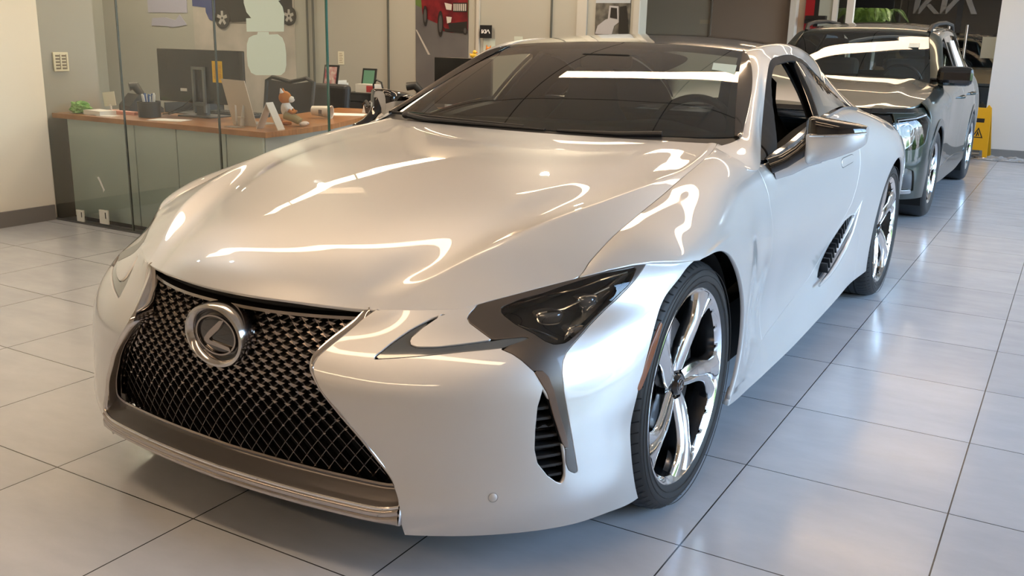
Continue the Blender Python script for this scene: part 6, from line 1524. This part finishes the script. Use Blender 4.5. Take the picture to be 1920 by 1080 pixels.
sg_ = T('brand_sign', (-1.80, 14.99, 1.845), 'big pale brand letters on the black end wall', 'sign'); kia(sg_, 0, 0, 0, .36, mat('letters_pale', (.55, .50, .47), .35, .3), .17, .04)
# fern
fn = T('potted_fern', (-2.02, 12.4, 0), 'green fern with arching fronds in a tall black planter at the far end', 'plant')
MB().lathe([(0, 0), (.16, 0), (.20, 1.42), (.18, 1.42), (.17, 1.38), (0, 1.38)], None, 28).build('planter', BLACKG, fn)
FR = mat('fern_green', (.10, .20, .03), .5); rnd = random.Random(4)
for k in range(26):
    a = rnd.random() * 2 * PI; L = .45 + .35 * rnd.random(); mb = MB(); pts = []
    for i in range(11):
        t = i / 10; rr = L * (t ** .8) * .85; zz = 1.40 + .55 * math.sin(min(1, t * 1.1) * 1.9) * (.7 + .3 * rnd.random() * 0 + .3) - .28 * t * t
        pts.append(Vector((rr * math.cos(a), rr * math.sin(a), zz)))
    mb.tube(pts, [.005 - .0035 * i / 10 for i in range(11)], None, 5)
    for i in range(1, 41):
        t = i / 41; f = t * 10; j = min(int(f), 9); p0 = pts[j].lerp(pts[j + 1], f - j); tg = (pts[j + 1] - pts[j]).normalized(); sd = tg.cross(Vector((0, 0, 1))).normalized()
        ll = .13 * math.sin(PI * min(1, t * .85 + .12)); 
        for s_ in (-1, 1):
            e = p0 + sd * s_ * ll + tg * ll * .4 - Vector((0, 0, ll * .25)); mb.add([p0 - tg * .007, p0 + sd * s_ * ll * .5 + tg * .012, e, p0 + sd * s_ * ll * .5 - tg * .008], [(0, 1, 2, 3)])
    mb.build('frond', FR, fn)
# glass doors
for k, (x, hx) in enumerate(((-1.55, -.78), (-.74, -.66))):
    pass
dr = S(empty('door_1', (-.72, 11.45, 0))); MB().box(-.80, -.035, -.006, .006, .02, 2.35).build('door_glass', thin_glass('door_glass', (.6, .62, .62), 1.5), dr); MB().tube([(-.10, -.05, .95), (-.10, -.05, 1.60)], .017, None, 10).tube([(-.10, -.05, 1.1), (-.10, 0, 1.1)], .01).tube([(-.10, -.05, 1.5), (-.10, 0, 1.5)], .01).build('door_handle', CHROME, dr)
dr = S(empty('door_2', (-.66, 11.45, 0))); MB().box(-.03, .42, -.006, .006, .02, 2.35).build('door_glass', thin_glass('door_glass'), dr); MB().tube([(.05, -.05, .95), (.05, -.05, 1.60)], .017, None, 10).tube([(.05, -.05, 1.1), (.05, 0, 1.1)], .01).tube([(.05, -.05, 1.5), (.05, 0, 1.5)], .01).build('door_handle', CHROME, dr)
MB().box(.24, .41, -.010, -.007, 1.20, 1.46).build('door_notice', mat('paper_greenish'), dr)
# wet floor sign
wf = T('wet_floor_sign', (-.275, 11.05, 0), 'yellow folding wet floor sign beside the white wall', 'floor sign', rz=-.1)
YS = mat('sign_yellow', (.78, .42, .01), .45)
for s_ in (-1, 1):
    M = Matrix.Rotation(s_ * .20, 4, 'X')
    P_ = [(-.15, 0), (-.10, 0), (-.085, .10), (.085, .10), (.10, 0), (.15, 0), (.105, .62), (.07, .66), (.045, .62), (-.045, .62), (-.07, .66), (-.105, .62)]
    MB().prism(P_, .012, 'y', -.006, None, Matrix.Translation((0, s_ * .13, 0)) @ M).build('panel', YS, wf)
M = Matrix.Translation((0, -.137, 0)) @ Matrix.Rotation(-.20, 4, 'X')
MB().prism([(-.065, .25), (.065, .25), (0, .38)], .001, 'y', -.0005, None, M).build('warning_triangle', BLKI, wf); MB().prism([(-.045, .262), (.045, .262), (0, .352)], .001, 'y', -.0015, None, M).build('warning_triangle_inner', YS, wf)
MB().prism([(-.02, .27), (-.005, .27), (.0, .30), (.012, .27), (.02, .28), (.005, .32), (-.004, .34)], .001, 'y', -.0025, None, M).build('falling_figure', BLKI, wf)
MB().box(-.05, .05, -.0005, .001, .44, .49, None, 0, M).build('printed_text', BLKI, wf)
# crumpled plastic sheet on the floor
bm = bmesh.new(); bmesh.ops.create_grid(bm, x_segments=90, y_segments=40, size=1)
for v in bm.verts:
    x, y = v.co.x * .62, v.co.y * .22; e = 1 - max(abs(v.co.x), abs(v.co.y)) ** 3
    z = .004 + max(0, e) * (.055 * abs(noise.noise(Vector((x * 6, y * 9, 1)))) + .03 * abs(noise.noise(Vector((x * 16, y * 22, 4))))); k = 1 + .25 * noise.noise(Vector((v.co.x * 2, v.co.y * 2, 7))); v.co = Vector((x * k, y * k, z))
me = bpy.data.meshes.new('plastic_sheet'); bm.to_mesh(me); bm.free(); o = link('plastic_sheet', me, None, mat('clear_crumpled_plastic', (.32, .33, .34), .12, 0, coat=1)); o.location = (.33, 10.95, 0)
tag(o, 'crumpled clear plastic sheet on the floor in front of the white wall', 'plastic sheet')
tan_car = make_suv('crossover_suv', TANP, math.radians(-62), (-.62, 12.9), 'sand beige car beyond the glass doors at the far end')
